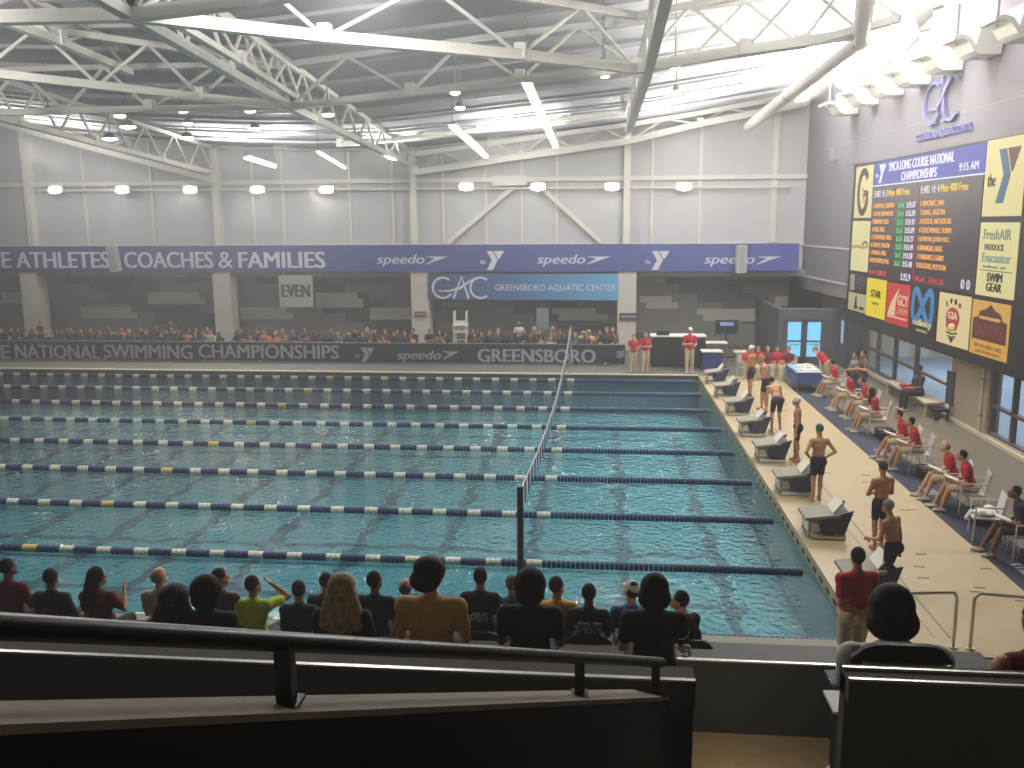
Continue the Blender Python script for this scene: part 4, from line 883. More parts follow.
for k in (0, .66, 1.0):
    q = L0+dv*k; MB().bar(q, q+up, .045, .045).build('post', M['rail'], t); MB().box(q[0]-.04, q[0]+.04, q[1]-.04, q[1]+.04, q[2], q[2]+.012).build('foot_plate', M['rail'], t)
# seat block at the right
G_ = at_d(846, 675, 3.7); YG, ZG, XG = G_[1], G_[2], G_[0]
mb = MB(); mb.box(XG, 9, YG, YG+.08, 1.7, ZG-.02); mb.box(XG, 9, YG-.05, YG+.1, ZG-.1, ZG); struct('stand_wall_right', mb, M['stand'])
mb = MB(); mb.box(XG, 9, YG-.05, YG-.035, ZG, ZG+.01); mb.box(XG, 9, YG+.05, YG+.065, ZG, ZG+.01); struct('trim_12', mb, M['strip'])
mb = MB(); XG2 = at_d(862, 700, 5.3)[0]; mb.box(XG2, 9, YG+.08, YG+1.5, 1.7, 3.02); struct('stand_tier_right', mb, M['stand'])
q = at_d(835, 701, 4.0); t = thing('side_shelf', 'small pale tilted shelf beside the dark wall at bottom right', 'shelf', q)
mb = MB(); cs = [at_z(a_, b_, q[2]) for a_, b_ in ((823, 690), (850, 691), (850, 713), (834, 712))]; mb.prism([(c_[0], c_[1]) for c_ in cs][::-1], (0, 0, 0), (1, 0, 0), (0, 1, 0), (0, 0, 1), q[2]-.012, q[2]); mb.build('board', M['white'], t)
MB().bar(q+CR*.06, q+CR*.06+V3(.06, 0, -.04), .03, .02).build('bracket', M['grey'], t)
def seat(x, y, zf, label, w=.46, back=.84, m=None, group='dark tip-up seats in the stand'):
    m = m or M['wood']; t = thing('tip_up_chair', label, 'seat', (x, y, zf), 0, group)
    MB().box(x-w/2, x+w/2, y-.22, y+.2, zf+.40, zf+.45).build('seat', m, t)
    mb = MB(); n = 9
    for k in range(n):
        a, b = -1+2*k/n, -1+2*(k+1)/n; f = lambda u: (x+w/2*u, y-.26+.05*u*u)
        (xa, ya), (xb, yb) = f(a), f(b); ha, hb = back-.09*a**4, back-.09*b**4; v = [(xa, ya, zf+.45), (xb, yb, zf+.45), (xb, yb+.03, zf+.45), (xa, ya+.03, zf+.45), (xa, ya-.05, zf+ha), (xb, yb-.05, zf+hb), (xb, yb-.02, zf+hb), (xa, ya-.02, zf+ha)]
        mb.add(v, [(0, 3, 2, 1), (4, 5, 6, 7), (0, 1, 5, 4), (1, 2, 6, 5), (2, 3, 7, 6), (3, 0, 4, 7)])
    mb.build('backrest', m, t); MB().box(x-w/2+.03, x+w/2-.03, y-.325, y-.315, zf+back-.09, zf+back-.08).build('trim_strip', M['strip'], t)
    for sg in (-1, 1): MB().box(x+sg*w*.4-.02, x+sg*w*.4+.02, y-.1, y+.1, zf, zf+.4).build('leg', M['rail'], t)
    return t
# ------------------------------------------------------------------ spectators seen from behind
def spectator(px, ytop, Y, zf, label, **kw):
    P = at_y(px, ytop, Y); s_ = max(.86, min(1.1, (P[2]-zf-.56)/.80)); zoff = P[2]-(.56+.80*s_)
    kw.setdefault('bottom', ('long', 'charcoal'))
    t, J = person(label, (P[0], Y, zoff), kw.pop('face', 0), 'sit', 1.75*s_, group=None, voxel=kw.pop('voxel', .013), **kw)
    return t, J, s_
def back_print(t, J, rows, m, w=.26):
    T, tp, s_ = J['T'], J['tp'], J['s']
    for r, z in enumerate(rows):
        mb = MB(); n = 9
        for k in range(n):
            if (k*7+r*3) % 5 == 0: continue
            a = -w/2+w*k/n; P = tp(a, -.145-.0*abs(a), z); mb.obox(P, T@V3(1, 0, 0), T@V3(0, 0, 1), T@V3(0, -1, 0), 0, w/n*.72, -.012, .012, -.02, .012)
        mb.build('shirt_print', m, t, False)
YB_, ZB_ = -26.0, 1.42
FA = dict(fingers=True)
spectator(6, 557, YB_, ZB_, 'seated person in plain maroon shirt at the left edge of the picture', top=('short', 'maroon'), hair=('short', 'black'), skin='brown', bottom=('long', 'charcoal'), head=(-.5, 0), arms=('lap', 'lap'))
t, J, _ = spectator(49, 567, YB_, ZB_, 'seated person with short dark hair in black top with a maroon back panel', top=('long', 'black'), hair=('short', 'black'), skin='brown', bottom=('long', 'black'), arms=('lap', 'lap'))
grown('back_panel', [('ell', J['tp'](0, -.06, .22), V3(.11, .075, .17)*J['s'], J['T'])], .004, .013, CL['maroon'], t)
spectator(96, 566, YB_, ZB_, 'person with long dark hair in maroon top clapping', top=('short', 'maroon'), hair=('long', 'black'), skin='tan', bottom=('long', 'black'), head=(-.9, -.1), arms=('lap', 'clap'))
spectator(158, 566, YB_+.2, ZB_, 'balding person in beige shirt behind the grey haired person', top=('short', 'cream'), hair=('fringe', 'grey'), skin='fair', arms=('lap', 'lap'), head=(-.5, 0))
spectator(219, 567, YB_, ZB_, 'dark haired person in dark maroon shirt looking right beside the lime shirt', top=('short', 'brown'), hair=('short', 'black'), skin='tan', head=(-.9, 0), arms=('lap', 'lap'))
spectator(252, 574, YB_, ZB_, 'person in lime yellow shirt shading the brow with the right hand', top=('short', 'lime'), hair=('short', 'black'), skin='tan', arms=('lap', 'brow'), head=(-.6, 0))
spectator(298, 579, YB_, ZB_, 'grey cropped person in dark charcoal jacket right of the lime shirt', top=('long', 'charcoal'), hair=('short', 'darkgrey'), skin='tan', arms=('lap', 'lap'))
spectator(325, 571, YB_+.5, ZB_, 'person in navy top mostly hidden behind the long blonde hair', top=('short', 'navy'), hair=('short', 'brown'), skin='fair', arms=('lap', 'lap'))
spectator(374, 570, YB_, ZB_, 'dark haired person in black top between the blonde hair and the yellow ochre top', top=('short', 'black'), hair=('short', 'black'), skin='brown', head=(-.6, 0), arms=('lap', 'lap'))
spectator(405, 577, YB_+.45, ZB_, 'bald person whose head shows just left of the tall updo', top=('short', 'grey'), hair=('fringe', 'grey'), skin='fair', arms=('lap', 'lap'))
t, J, _ = spectator(480, 566, YB_, ZB_, 'dark haired person in black shirt with one block of pale print on the back', top=('short', 'black'), hair=('short', 'black'), skin='tan', arms=('lap', 'lap'))
back_print(t, J, (.27, .235, .2), CL['white'], .2)
spectator(512, 573, YB_+.45, ZB_, 'grey haired person in blue shirt half hidden behind the dark haired one', top=('short', 'blue'), hair=('short', 'grey'), skin='fair', arms=('lap', 'lap'))
spectator(557, 575, YB_, ZB_, 'short haired person in bright yellow shirt', top=('short', 'yellow'), hair=('short', 'darkgrey'), skin='fair', head=(-.7, 0), arms=('lap', 'lap'))
t, J, _ = spectator(589, 582, YB_-.15, ZB_, 'person in black shirt with three lines of white lettering across the back', top=('short', 'black'), hair=('short', 'black'), skin='brown', arms=('lap', 'lap'))
back_print(t, J, (.36, .31, .26), CL['white'], .30)
spectator(632, 580, YB_, ZB_, 'person in blue shirt and white cap behind the black bob', top=('short', 'blue'), hair=('short', 'black'), cap=('ball', 'white'), skin='tan', head=(.5, 0), arms=('lap', 'lap'))
t, J, _ = spectator(688, 591, YB_-.2, ZB_, 'dark haired person in black jacket in profile at the end of the row', top=('long', 'black'), hair=('short', 'black'), skin='tan', face=.75, head=(.4, .1), lean=.15, arms=('lap', 'lap'))
MB().ell(J['tp'](.19, -.02, .22), (.02, .06, .08), None, 10, 6).build('sleeve_patch', CL['grey'], t, False)
YA_, ZA_ = -28.72, 2.5
spectator(173, 582, YA_, ZA_, 'broad person with a mass of dark grey hair in a dark top', top=('long', 'charcoal'), hair=('long', 'darkgrey', 1.3), build=1.1, arms=('lap', 'lap'))
spectator(205, 574, YA_, ZA_, 'person with full black hair in a black top, left of the lime shirt', top=('long', 'black'), hair=('full', 'black'), skin='brown', arms=('lap', 'lap'), build=1.1)
spectator(341, 571, YA_, ZA_, 'person with long loose greying blonde hair', top=('short', 'black'), hair=('long', 'blonde', 1.2), skin='fair', arms=('lap', 'lap'))
spectator(430, 556, YA_, ZA_, 'tall person with brown hair pinned up in an ochre top', top=('short', 'tan'), hair=('updo', 'brown'), skin='warm', arms=('lap', 'lap'), head=(-.2, 0), build=1.15)
spectator(530, 567, YA_, ZA_, 'person with short full black hair and black top, nearest below the pennant pole', top=('short', 'black'), hair=('full', 'black'), skin='brown', arms=('lap', 'lap'), build=1.1)
t, J, _ = spectator(655, 572, YA_, ZA_, 'person with a black bob and black shirt with pale stripes on the sleeve', top=('short', 'black'), hair=('bob', 'black'), skin='fair', arms=('lap', 'lap'), build=1.1)
sh, el, wr, fd, sg = J['arm'][1]; q = sh+(el-sh)*.42
MB().tube(q, q+(el-sh)*.05, .066*J['s'], .064*J['s'], 16).build('sleeve_stripe', CL['white'], t, False)
put_text(mb := MB(), '3', q+V3(.0, -.085, -.13), V3(.9, .2, 0), V3(0, 0, 1), .07, .09, .02, 0, .03); mb.build('sleeve_number', CL['white'], t, False)
P = at_d(901, 584, 4.35)
t, J = person('person with a dark bob and pale shirt before a wide dark seat, lower right', (P[0], P[1]-.1, P[2]-(.56+.80*.98)+.0), 0, 'sit', 1.715, lean=.32, top=('short', 'white'), hair=('bob', 'brown'), skin='fair', arms=('lap', 'lap'), build=1.2, voxel=.012, bottom=('long', 'charcoal'))
P2 = at_d(905, 643, 4.05); seat(P2[0], P2[1]+.28, P2[2]-.84, 'wide dark curved seat back behind the person in pale grey', .44)
P = at_d(1026, 600, 4.4)
person('person at the right edge of the picture, only a bare arm in view', (P[0]+.08, P[1], P[2]-1.3), .1, 'sit', 1.7, top=('none', 'maroon'), hair=('short', 'brown'), skin='tan', arms=('lap', 'lap'), voxel=.013)
for x, lab in ((478, 'dark seat behind the person with one block of print'), (588, 'dark seat behind the person with three lines of lettering'), (690, 'dark seat at the end of the row by the aisle')):
    P = at_y(x, 630, -26.35); seat(P[0], -26.0, ZB_, lab, back=.68)
t = thing('stand_bench', 'long dark bench under the nearest row of spectators', 'bench', (-8, -28.7, 2.5)); MB().box(XL, XA-.1, -28.95, -28.45, 2.9, 2.95).build('seat', M['wood'], t)
for x in np.arange(XA-.4, -14, -2): MB().box(x-.04, x+.04, -28.9, -28.5, 2.5, 2.9).build('leg', M['rail'], t)
t = thing('stand_bench', 'long dark bench under the farther row of spectators', 'bench', (-8, -26.0, 1.42)); MB().box(XL, 0, -26.25, -25.8, 1.8, 1.85).build('seat', M['wood'], t)
for x in np.arange(-.4, -18, -2): MB().box(x-.04, x+.04, -26.2, -25.85, 1.42, 1.8).build('leg', M['rail'], t)
# rails at the right foot of the stand
def bent_rail(pts, label, r=.022):
    t = thing('deck_handrail', label, 'handrail', pts[0]); MB().path(pts, r, 10).build('tube', M['chrome'], t)
    for p in (pts[0],): MB().tube(p, p+V3(0, 0, .02), .06, .06, 14).build('flange', M['chrome'], t)
a = at_z(953, 648, ZD); h_ = V3(0, 0, .82)
bent_rail([a, a+h_*.9, a+h_+V3(-.06, -.03, 0), a+h_+V3(-.75, -.12, 0), a+h_*.92+V3(-.82, -.14, 0), a+V3(-.84, -.15, 0)], 'bent steel handrail on the near deck, left of two')
a = at_z(970, 649, ZD); bent_rail([a, a+h_*.9, a+h_+V3(.06, -.03, 0), a+h_+V3(1.2, -.2, 0), a+h_*.9+V3(1.28, -.2, 0), a+V3(1.3, -.2, 0)], 'bent steel handrail on the near deck, right of two')
t = thing('guard_rail', 'thin glass guard rail with steel posts along the near deck', 'guard rail', (0, -24.6, ZD))
for x in np.arange(-3.2, 5, 1.35): MB().bar((x, -24.6, ZD), (x, -24.6, 1.2), .03, .03).build('post', M['chrome'], t)
MB().bar((-3.2, -24.6, 1.21), (5, -24.6, 1.21), .04, .03).build('top_rail', M['chrome'], t)
MB().add([(-3.2, -24.6, .4), (5, -24.6, .4), (5, -24.6, 1.15), (-3.2, -24.6, 1.15)], [(0, 1, 2, 3)]).build('glass_panel', M['glass'], t)
# ------------------------------------------------------------------ swimmers on the starting deck
def swimmer(px, fy, ytop, label, **kw):
    P = at_z(px, fy, ZD); H = kw.pop("H", None) or (at_y(px, ytop, P[1])[2]-ZD)
    return person(label, (P[0], P[1], ZD), kw.pop('face', 0), 'stand', H, top=None, bottom=kw.pop('bottom', ('jammer', 'jammer')), shoes=None, voxel=.0125, **kw)
swimmer(750, 397, 344, 'farthest swimmer in white cap and long dark swim shorts', cap=('swim', 'white'), hair=None, face=.9, skin='tan', legs=((.09, -.03, .0), (.09, .04, .0)))
swimmer(764, 411, 353, 'swimmer with blond hair behind the bent bare back', hair=('short', 'blonde'), face=1.5, skin='warm', arms=('lap', 'hang'), lean=.2)
swimmer(776, 432, 381, 'bare backed swimmer bending forward in dark swim shorts', hair=('short', 'brown'), face=.25, skin='warm', lean=.75, H=1.72, arms=('knees', 'knees'), legs=((.14, -.02, .06), (.16, .08, .06)), build=1.05)
swimmer(796, 461.5, 395, 'slim swimmer in white cap standing side on', cap=('swim', 'white'), hair=None, face=1.3, skin='tan', lean=.06, legs=((.06, -.05, .0), (.06, .03, .0)), build=.95)
swimmer(816, 501, 422, 'swimmer with hands on hips and teal cap seen from behind', cap=('swim', 'teal'), hair=None, face=.2, skin='warm', arms=('hips', 'hips'), legs=((.08, -.02, .0), (.08, .02, .0)))
swimmer(878, 549, 459, 'swimmer with arms folded, dark cap and dark shorts', cap=('swim', 'charcoal'), hair=None, face=.25, skin='tan', arms=('cross', 'cross'))
swimmer(889, 598, 503, 'stooping swimmer in grey cap nearest the camera', cap=('swim', 'grey'), hair=None, face=.7, skin='tan', lean=.18, H=1.62, arms=('lap', 'hang'), legs=((.1, -.06, .03), (.1, .08, .05)))
P = at_z(850, 684, ZD); person('standing official in red polo, hands behind the back, at the near pool corner', (P[0], P[1], ZD), .2, 'stand', at_y(853, 544, P[1])[2]-ZD, top=('short', 'red'), bottom=('short', 'khaki'), hair=('short', 'black'), skin='tan', arms=('behind', 'behind'), build=1.1)
# ------------------------------------------------------------------ seated officials and their chairs
CHM = mat('chair_tube', (206, 204, 198), .35, .3); CHS = mat('chair_sling', (196, 196, 192), .6); BSK = mat('basket_black', (26, 26, 28), .6)
ch0 = None
def chair(x, y, rz, label):
    global ch0
    if ch0 is not None: return copy_tree(ch0, (x, y, ZD), rz, label)
    t = thing('deck_chair', label, 'chair', (x, y, ZD), rz, 'pale metal chairs for the officials')
    b = lambda mb, n, m: mb.build(n, m, t, False)
    b(MB().box(-.24, .24, -.22, .24, .42, .45), 'seat', CHS)
    mb = MB(); mb.obox((0, -.23, .5), (1, 0, 0), (0, -.18, 1), (0, -1, -.18), -.24, .24, 0, .38, -.015, .015); b(mb, 'backrest', CHS)
    for sx_ in (-1, 1):
        b(MB().path([V3(sx_*.26, .22, 0), V3(sx_*.26, .2, .44)], .014), 'leg', CHM); b(MB().path([V3(sx_*.26, -.3, 0), V3(sx_*.26, -.22, .44), V3(sx_*.26, -.31, .9)], .014), 'leg', CHM)
        b(MB().path([V3(sx_*.26, .2, .44), V3(sx_*.27, .2, .66), V3(sx_*.27, -.26, .68)], .016), 'armrest', CHM)
    ch0 = t; return t
bk0 = None
def basket(x, y, label):
    global bk0
    if bk0 is not None: return copy_tree(bk0, (x, y, ZD), 0, label)
    t = thing('wire_basket', label, 'basket', (x, y, ZD), 0, 'black baskets under the chairs'); mb = MB()
    for z in (.02, .1, .18, .26): mb.path([V3(-.2, -.24, z), V3(.2, -.24, z), V3(.2, .24, z), V3(-.2, .24, z), V3(-.2, -.24, z)], .012, 6)
    mb.build('rim', BSK, t, False); mb = MB()
    for u in np.linspace(-1, 1, 7):
        for a, b in ((V3(u*.2, -.24, .0), V3(u*.2, -.24, .26)), (V3(u*.2, .24, .0), V3(u*.2, .24, .26)), (V3(-.2, u*.24, .0), V3(-.2, u*.24, .26)), (V3(.2, u*.24, .0), V3(.2, u*.24, .26))): mb.tube(a, b, .01, .01, 5)
    mb.build('mesh_side', BSK, t, False); MB().box(-.18, .18, -.22, .22, .01, .2).build('towel', mat('basket_towel', (52, 52, 56), .9), t, False)
    bk0 = t; return t
PAPER = mat('paper_white', (236, 234, 228), .7)
def clipboard(P, rz, label):
    t = thing('clipboard', label, 'clipboard', P, rz, 'clipboards on the officials laps'); b = lambda mb, n, m: mb.build(n, m, t, False)
    b(MB().obox((0, 0, 0), (1, 0, 0), (0, .94, .34), (0, -.34, .94), -.13, .13, -.16, .16, -.006, 0), 'board', M['grey']); b(MB().obox((0, 0, 0), (1, 0, 0), (0, .94, .34), (0, -.34, .94), -.115, .115, -.15, .13, 0, .004), 'paper', PAPER); b(MB().obox((0, 0, 0), (1, 0, 0), (0, .94, .34), (0, -.34, .94), -.05, .05, .13, .16, 0, .012), 'clip', CHM)
OFF = [(1014, 518, 'official in navy shirt with dark hair at the right edge', 'navy', ('short', 'black'), 'brown', 1.35), (966, 478, 'official in red with black hair, nearer of the front red pair', 'red', ('short', 'black'), 'tan', 1.3),
       (945, 468, 'official in red with grey balding head, farther of the front red pair', 'red', ('fringe', 'grey'), 'fair', 1.3), (914, 441, 'official in red with dark hair, nearer of the second pair', 'red', ('short', 'black'), 'tan', 1.4),
       (902, 433, 'official in red with dark hair, farther of the second pair', 'red', ('short', 'brown'), 'tan', 1.4), (874, 408, 'long haired official in red in front of the person at the window', 'red', ('long', 'black'), 'tan', 1.3),
       (865, 396, 'official in red below the two standing spectators, nearer one', 'red', ('short', 'brown'), 'tan', 1.4), (850, 389, 'official in red below the two standing spectators, farther one', 'red', ('short', 'black'), 'fair', 1.3),
       (834, 376, 'official in orange red beside the papers table', 'red', ('short', 'brown'), 'warm', 1.4)]
SHORT = ['official in navy at the right edge', 'nearer of the front red pair', 'farther of the front red pair', 'nearer of the second red pair', 'farther of the second red pair', 'long haired red official', 'nearer red official below the standing two', 'farther red official below the standing two', 'official in orange red by the papers table']
for k, (x, y, lab, c, hr, sk, fc) in enumerate(OFF):
    P = at_z(x, y, ZD+.72); P[0] = max(P[0]+.1, 3.6)
    t, J = person(lab, (P[0], P[1], ZD), fc, 'sit', 1.72, top=('short', c), hair=hr, skin=sk, lean=.3, arms=('write', 'lap'), head=(0, .3), legs=((.15, .40, .12), (.12, .44, .2)), bottom=('short', 'khaki' if c == 'red' else 'charcoal'), voxel=.015)
    dx, dy = -math.sin(fc), math.cos(fc)
    chair(P[0]-dx*.02, P[1]-dy*.02, fc, 'pale metal chair under the '+SHORT[k])
    clipboard((P[0]+dx*.36, P[1]+dy*.36, ZD+.70), fc, 'white clipboard on the lap of the '+SHORT[k])
    if k in (0, 1, 3, 5): basket(P[0]+.05, P[1]-(.62 if k else .5), 'black wire basket on the deck beside the '+SHORT[k])
P = at_z(985, 515, ZD+.45); chair(P[0], P[1], 1.35, 'empty pale metal chair with a white towel on it, second from the right edge')
t = thing('towel', 'crumpled white towel on the empty metal chair', 'towel', (P[0], P[1], ZD+.45)); me = remesh(solid([('ell', V3(0, 0, .06), V3(.2, .19, .06), None), ('ell', V3(.1, .08, .1), V3(.1, .12, .07), None), ('ell', V3(-.12, -.08, .08), V3(.1, .1, .06), None), ('cap', V3(-.2, .12, .03), V3(-.24, .18, -.12), .04, .05)]), .02); me.materials.append(PAPER); o = bpy.data.objects.new('cloth', me); COL.objects.link(o); o.parent = t
# leaning official, table with papers
P = at_z(823, 388, ZD); person('official in red leaning over the papers table', (max(P[0], 4.2), P[1], ZD), 1.0, 'stand', 1.7, top=('short', 'red'), hair=('short', 'grey'), skin='fair', lean=.8, arms=('fwd', 'fwd'), bottom=('long', 'khaki'), build=1.1, voxel=.016)
P = at_z(803, 388, ZD); t = thing('papers_table', 'low table under a blue cloth heaped with papers beside the far end of the mat', 'table', (P[0], P[1], ZD))
MB().box(P[0]-.42, P[0]+.42, P[1]-.9, P[1]+.9, ZD+.68, ZD+.72).build('tabletop', M['white'], t); MB().box(P[0]-.44, P[0]+.44, P[1]-.92, P[1]+.92, ZD+.3, ZD+.69).build('cloth', mat('table_cloth', (52, 74, 130), .8), t)
for sx_ in (-1, 1):
    for sy_ in (-1, 1): MB().bar((P[0]+sx_*.36, P[1]+sy_*.8, ZD), (P[0]+sx_*.36, P[1]+sy_*.8, ZD+.7), .03, .03).build('leg', M['grey'], t)
pw = ['far corner', 'far middle', 'far outer corner', 'middle left', 'centre', 'middle right', 'near left', 'near middle', 'near right']
for k in range(9):
    a, b = k % 3, k//3; q = V3(P[0]-.27+.26*a+random.uniform(-.03, .03), P[1]+.6-.58*b+random.uniform(-.06, .06), ZD+.72); g = random.uniform(-.6, .6)
    o = MB().obox(q, (math.cos(g), math.sin(g), 0), (-math.sin(g), math.cos(g), 0), (0, 0, 1), -.11, .11, -.15, .15, 0, .03+.01*(k % 3)).build('paper_stack', PAPER if k % 3 else mat('paper_blue', (150, 190, 226), .6)); tag(o, '%s paper stack on the %s of the blue covered table' % ('white' if k % 3 else 'pale blue', pw[k]), 'papers', 'paper stacks on the blue table')
# two standing spectators and others by the glass
for x, y, fy, lab, c, hr in ((861, 372, 398, 'standing person in olive shirt by the pale wall, taller of two', 'olive', ('short', 'black')), (853, 374, 396, 'standing person in grey shirt by the pale wall, shorter of two', 'grey', ('pony', 'black'))):
    P = at_z(x, fy+3, ZD); P[0] = min(P[0], 6.1); H = 1.72 if 'taller' in lab else 1.6
    person(lab, (P[0], P[1], ZD), 1.9, 'stand', H, top=('short', c), hair=hr, skin='tan', arms=('cross', 'lap'), bottom=('long', 'denim'), voxel=.016)
P = at_z(907, 410, ZD); P[0] = 6.05; t, J = person('big person in dark shirt sitting by the glass', (P[0], P[1], ZD), 1.7, 'sit', 1.82, top=('short', 'charcoal'), hair=('short', 'black'), skin='brown', arms=('lap', 'lap'), sit_h=.5, build=1.2, bottom=('long', 'charcoal'), voxel=.016)
t = thing('ledge_bench', 'tan bench along the glass with a red cloth on it', 'bench', (6.1, P[1]+.3, ZD)); MB().box(5.9, 6.45, P[1]-1.2, P[1]+2.8, ZD+.4, ZD+.47).build('seat', M['wall_low'], t)
for y in (-1.0, .8, 2.6): MB().box(5.95, 6.4, P[1]+y-.06, P[1]+y+.06, ZD, ZD+.4).build('leg', M['wall_low'], t)
me = remesh(solid([('ell', V3(0, 0, .05), V3(.22, .35, .06), None), ('ell', V3(-.1, .2, .08), V3(.14, .2, .07), None), ('cap', V3(-.2, -.1, .02), V3(-.27, -.12, -.15), .05, .06)]), .02); me.materials.append(CL['red']); o = bpy.data.objects.new('red_cloth', me); o.location = (6.1, P[1]+1.0, ZD+.49); COL.objects.link(o); tag(o, 'heap of red cloth on the bench by the glass', 'cloth')
P = at_z(929, 419, ZD); t = thing('low_stool', 'low dark stool by the wall left of the notice plate', 'stool', (6.25, P[1], ZD)); MB().box(6.02, 6.42, P[1]-.35, P[1]+.35, ZD+.28, ZD+.36).build('seat', M['black'], t)
for sx_ in (6.06, 6.38):
    for sy_ in (-.3, .3): MB().bar((sx_, P[1]+sy_, ZD), (sx_, P[1]+sy_, ZD+.3), .03, .03).build('leg', M['black'], t)
P = at_x(951, 388, XW); t = thing('notice_plate', 'tall dark notice plate on the tan wall below the scoreboard', 'notice', P); MB().box(XW-.04, XW, P[1]-.28, P[1]+.28, P[2]-.5, P[2]+.5).build('frame', M['doorgrey'], t); MB().box(XW-.045, XW-.04, P[1]-.22, P[1]+.22, P[2]-.44, P[2]+.44).build('sheet', mat('notice_sheet', (70, 72, 82), .6), t)
P = at_x(980, 412, XW-.05); t = thing('wall_conduit', 'thin pale vertical pipe on the tan wall below the scoreboard', 'pipe', (XW-.05, P[1], ZD)); MB().tube((XW-.05, P[1], ZD), (XW-.05, P[1], 3.3), .03, .03, 8).build('pipe', M['steel'], t)
for z in (.8, 1.8, 2.8): MB().box(XW-.09, XW, P[1]-.05, P[1]+.05, z, z+.03).build('bracket', M['grey'], t)
# red group behind the first swimmers
for k, (x, c) in enumerate(((748, 'red'), (759, 'red'), (768, 'maroon'), (778, 'red'), (789, 'maroon'))):
    P = at_y(x, 344, -.4); person('%s from left of five seated red officials past the far swimmer' % order[k], (P[0], -.4+.12*(k % 2), ZD), math.pi-.2*(k-2), 'sit', 1.6, top=('short', c), hair=('short', ('black', 'brown', 'grey', 'black', 'darkgrey')[k]), skin='tan', arms=('lap', 'lap'), bottom=('long', 'khaki'), voxel=.018, sit_h=.42)
    chair(P[0], -.4+.12*(k % 2), math.pi-.2*(k-2), 'pale chair under the %s of five red officials past the far swimmer' % order[k])
# ------------------------------------------------------------------ far deck
for x, fy, top, lab, arms in ((633, 371, 333, 'left of two red-shirted officials standing at the right end of the barrier banner', ('lap', 'lap')), (645, 371, 331, 'right of two red-shirted officials standing at the right end of the barrier banner', ('cross', 'cross')), (689, 373, 326, 'official in red standing alone before the dark desk', ('lap', 'cross'))):
    P = at_z(x, fy, ZD); person(lab, (P[0], P[1], ZD), math.pi, 'stand', min(1.85, at_y(x, top, P[1])[2]-ZD), top=('short', 'red'), hair=('short', 'brown'), cap=('ball', 'white') if x == 689 else None, skin='fair', arms=arms, bottom=('long', 'khaki'), voxel=.018)
def at_box(nm, lab, cat, x0, x1, yt, Y, dep, m, top=None):
    a, b = at_y(x0, yt, Y), at_y(x1, yt, Y); t = thing(nm, lab, cat, ((a[0]+b[0])/2, Y+dep/2, ZD)); MB().box(a[0], b[0], Y, Y+dep, ZD, a[2]-.04).build('body', m, t); MB().box(a[0]-.04, b[0]+.04, Y-.04, Y+dep+.04, a[2]-.04, a[2]).build('top', top or m, t); return t, a, b
t, a, b = at_box('scoring_desk', 'tall desk under dark cloth with a pale top behind the lone red official', 'desk', 652, 706, 336, 2.2, .9, mat('dark_drape', (26, 28, 36), .85), M['white'])
MB().box(a[0]+.2, a[0]+.7, 2.4, 2.7, a[2], a[2]+.2).build('monitor', M['black'], t)
t, a, b = at_box('blue_crate', 'blue box with a white lid beside the farthest starting block', 'box', 703, 722, 351.5, 1.2, .7, mat('crate_blue', (40, 56, 110), .6), M['white'])
a, b = at_y(715, 334, 5.0), at_y(738.5, 320, 5.0); t = thing('screen_monitor', 'dark wall monitor on a stand below the stepped pale blocks at right', 'monitor', ((a[0]+b[0])/2, 5.0, ZD))
MB().box(a[0], b[0], 5.0, 5.08, a[2], b[2]).build('screen', mat('monitor_screen', (30, 34, 44), .3), t); MB().box(a[0]+.2, b[0]-.2, 4.99, 5.0, b[2]-.25, b[2]-.1).build('caption_bar', mat('monitor_text', (120, 140, 190), .4, emit=.6), t)
m_ = (a[0]+b[0])/2; MB().bar((m_, 5.1, ZD), (m_, 5.1, a[2]+.2), .08, .08).build('stand', M['black'], t); MB().box(m_-.4, m_+.4, 4.9, 5.4, ZD, ZD+.05).build('base', M['black'], t)
for x0, x1, yt, lab, m in ((706, 722, 343, 'white folding table left of the monitor stand', M['white']), (735, 748, 352, 'pale folding table right of the monitor stand', M['white'])):
    a, b = at_y(x0, yt, 3.2), at_y(x1+6, yt, 3.2); t = thing('folding_table', lab, 'table', ((a[0]+b[0])/2, 3.5, ZD)); MB().box(a[0], b[0], 3.2, 3.9, a[2]-.04, a[2]).build('tabletop', m, t)
    for sx_ in (a[0]+.05, b[0]-.05):
        for sy_ in (3.25, 3.85): MB().bar((sx_, sy_, ZD), (sx_, sy_, a[2]-.03), .03, .03).build('leg', M['grey'], t)
P = at_y(460.5, 330, 5.2); t = thing('lifeguard_chair', 'tall white lifeguard chair right of the pier with the red plate', 'lifeguard chair', (P[0], 5.2, ZD)); x = P[0]
for sx_ in (-.27, .27):
    MB().path([V3(x+sx_, 4.9, ZD), V3(x+sx_, 5.1, 2.2)], .035).build('leg', M['white'], t); MB().path([V3(x+sx_, 5.6, ZD), V3(x+sx_, 5.4, 2.2)], .035).build('leg', M['white'], t)
for z in (.6, .95): MB().bar((x-.27, 4.95, z), (x+.27, 4.95, z), .04, .04).build('rung', M['white'], t)
MB().box(x-.27, x+.27, 4.95, 5.5, 1.25, 1.31).build('seat', M['white'], t); MB().box(x-.27, x+.27, 5.42, 5.47, 1.31, 1.75).build('backrest', M['white'], t); MB().box(x-.34, x+.34, 4.95, 5.5, 1.55, 1.6).build('armrest', M['white'], t)
P = at_y(542.5, 319, 6.3); t = thing('notice_board', 'pale grey notice board on a post among the far crowd', 'notice board', (P[0], 6.3, ZD)); MB().box(P[0]-.28, P[0]+.28, 6.27, 6.32, P[2]-.5, P[2]+.5).build('panel', mat('board_grey', (122, 132, 136), .6), t); MB().bar((P[0], 6.35, ZD), (P[0], 6.35, P[2]), .06, .06).build('post', M['grey'], t)
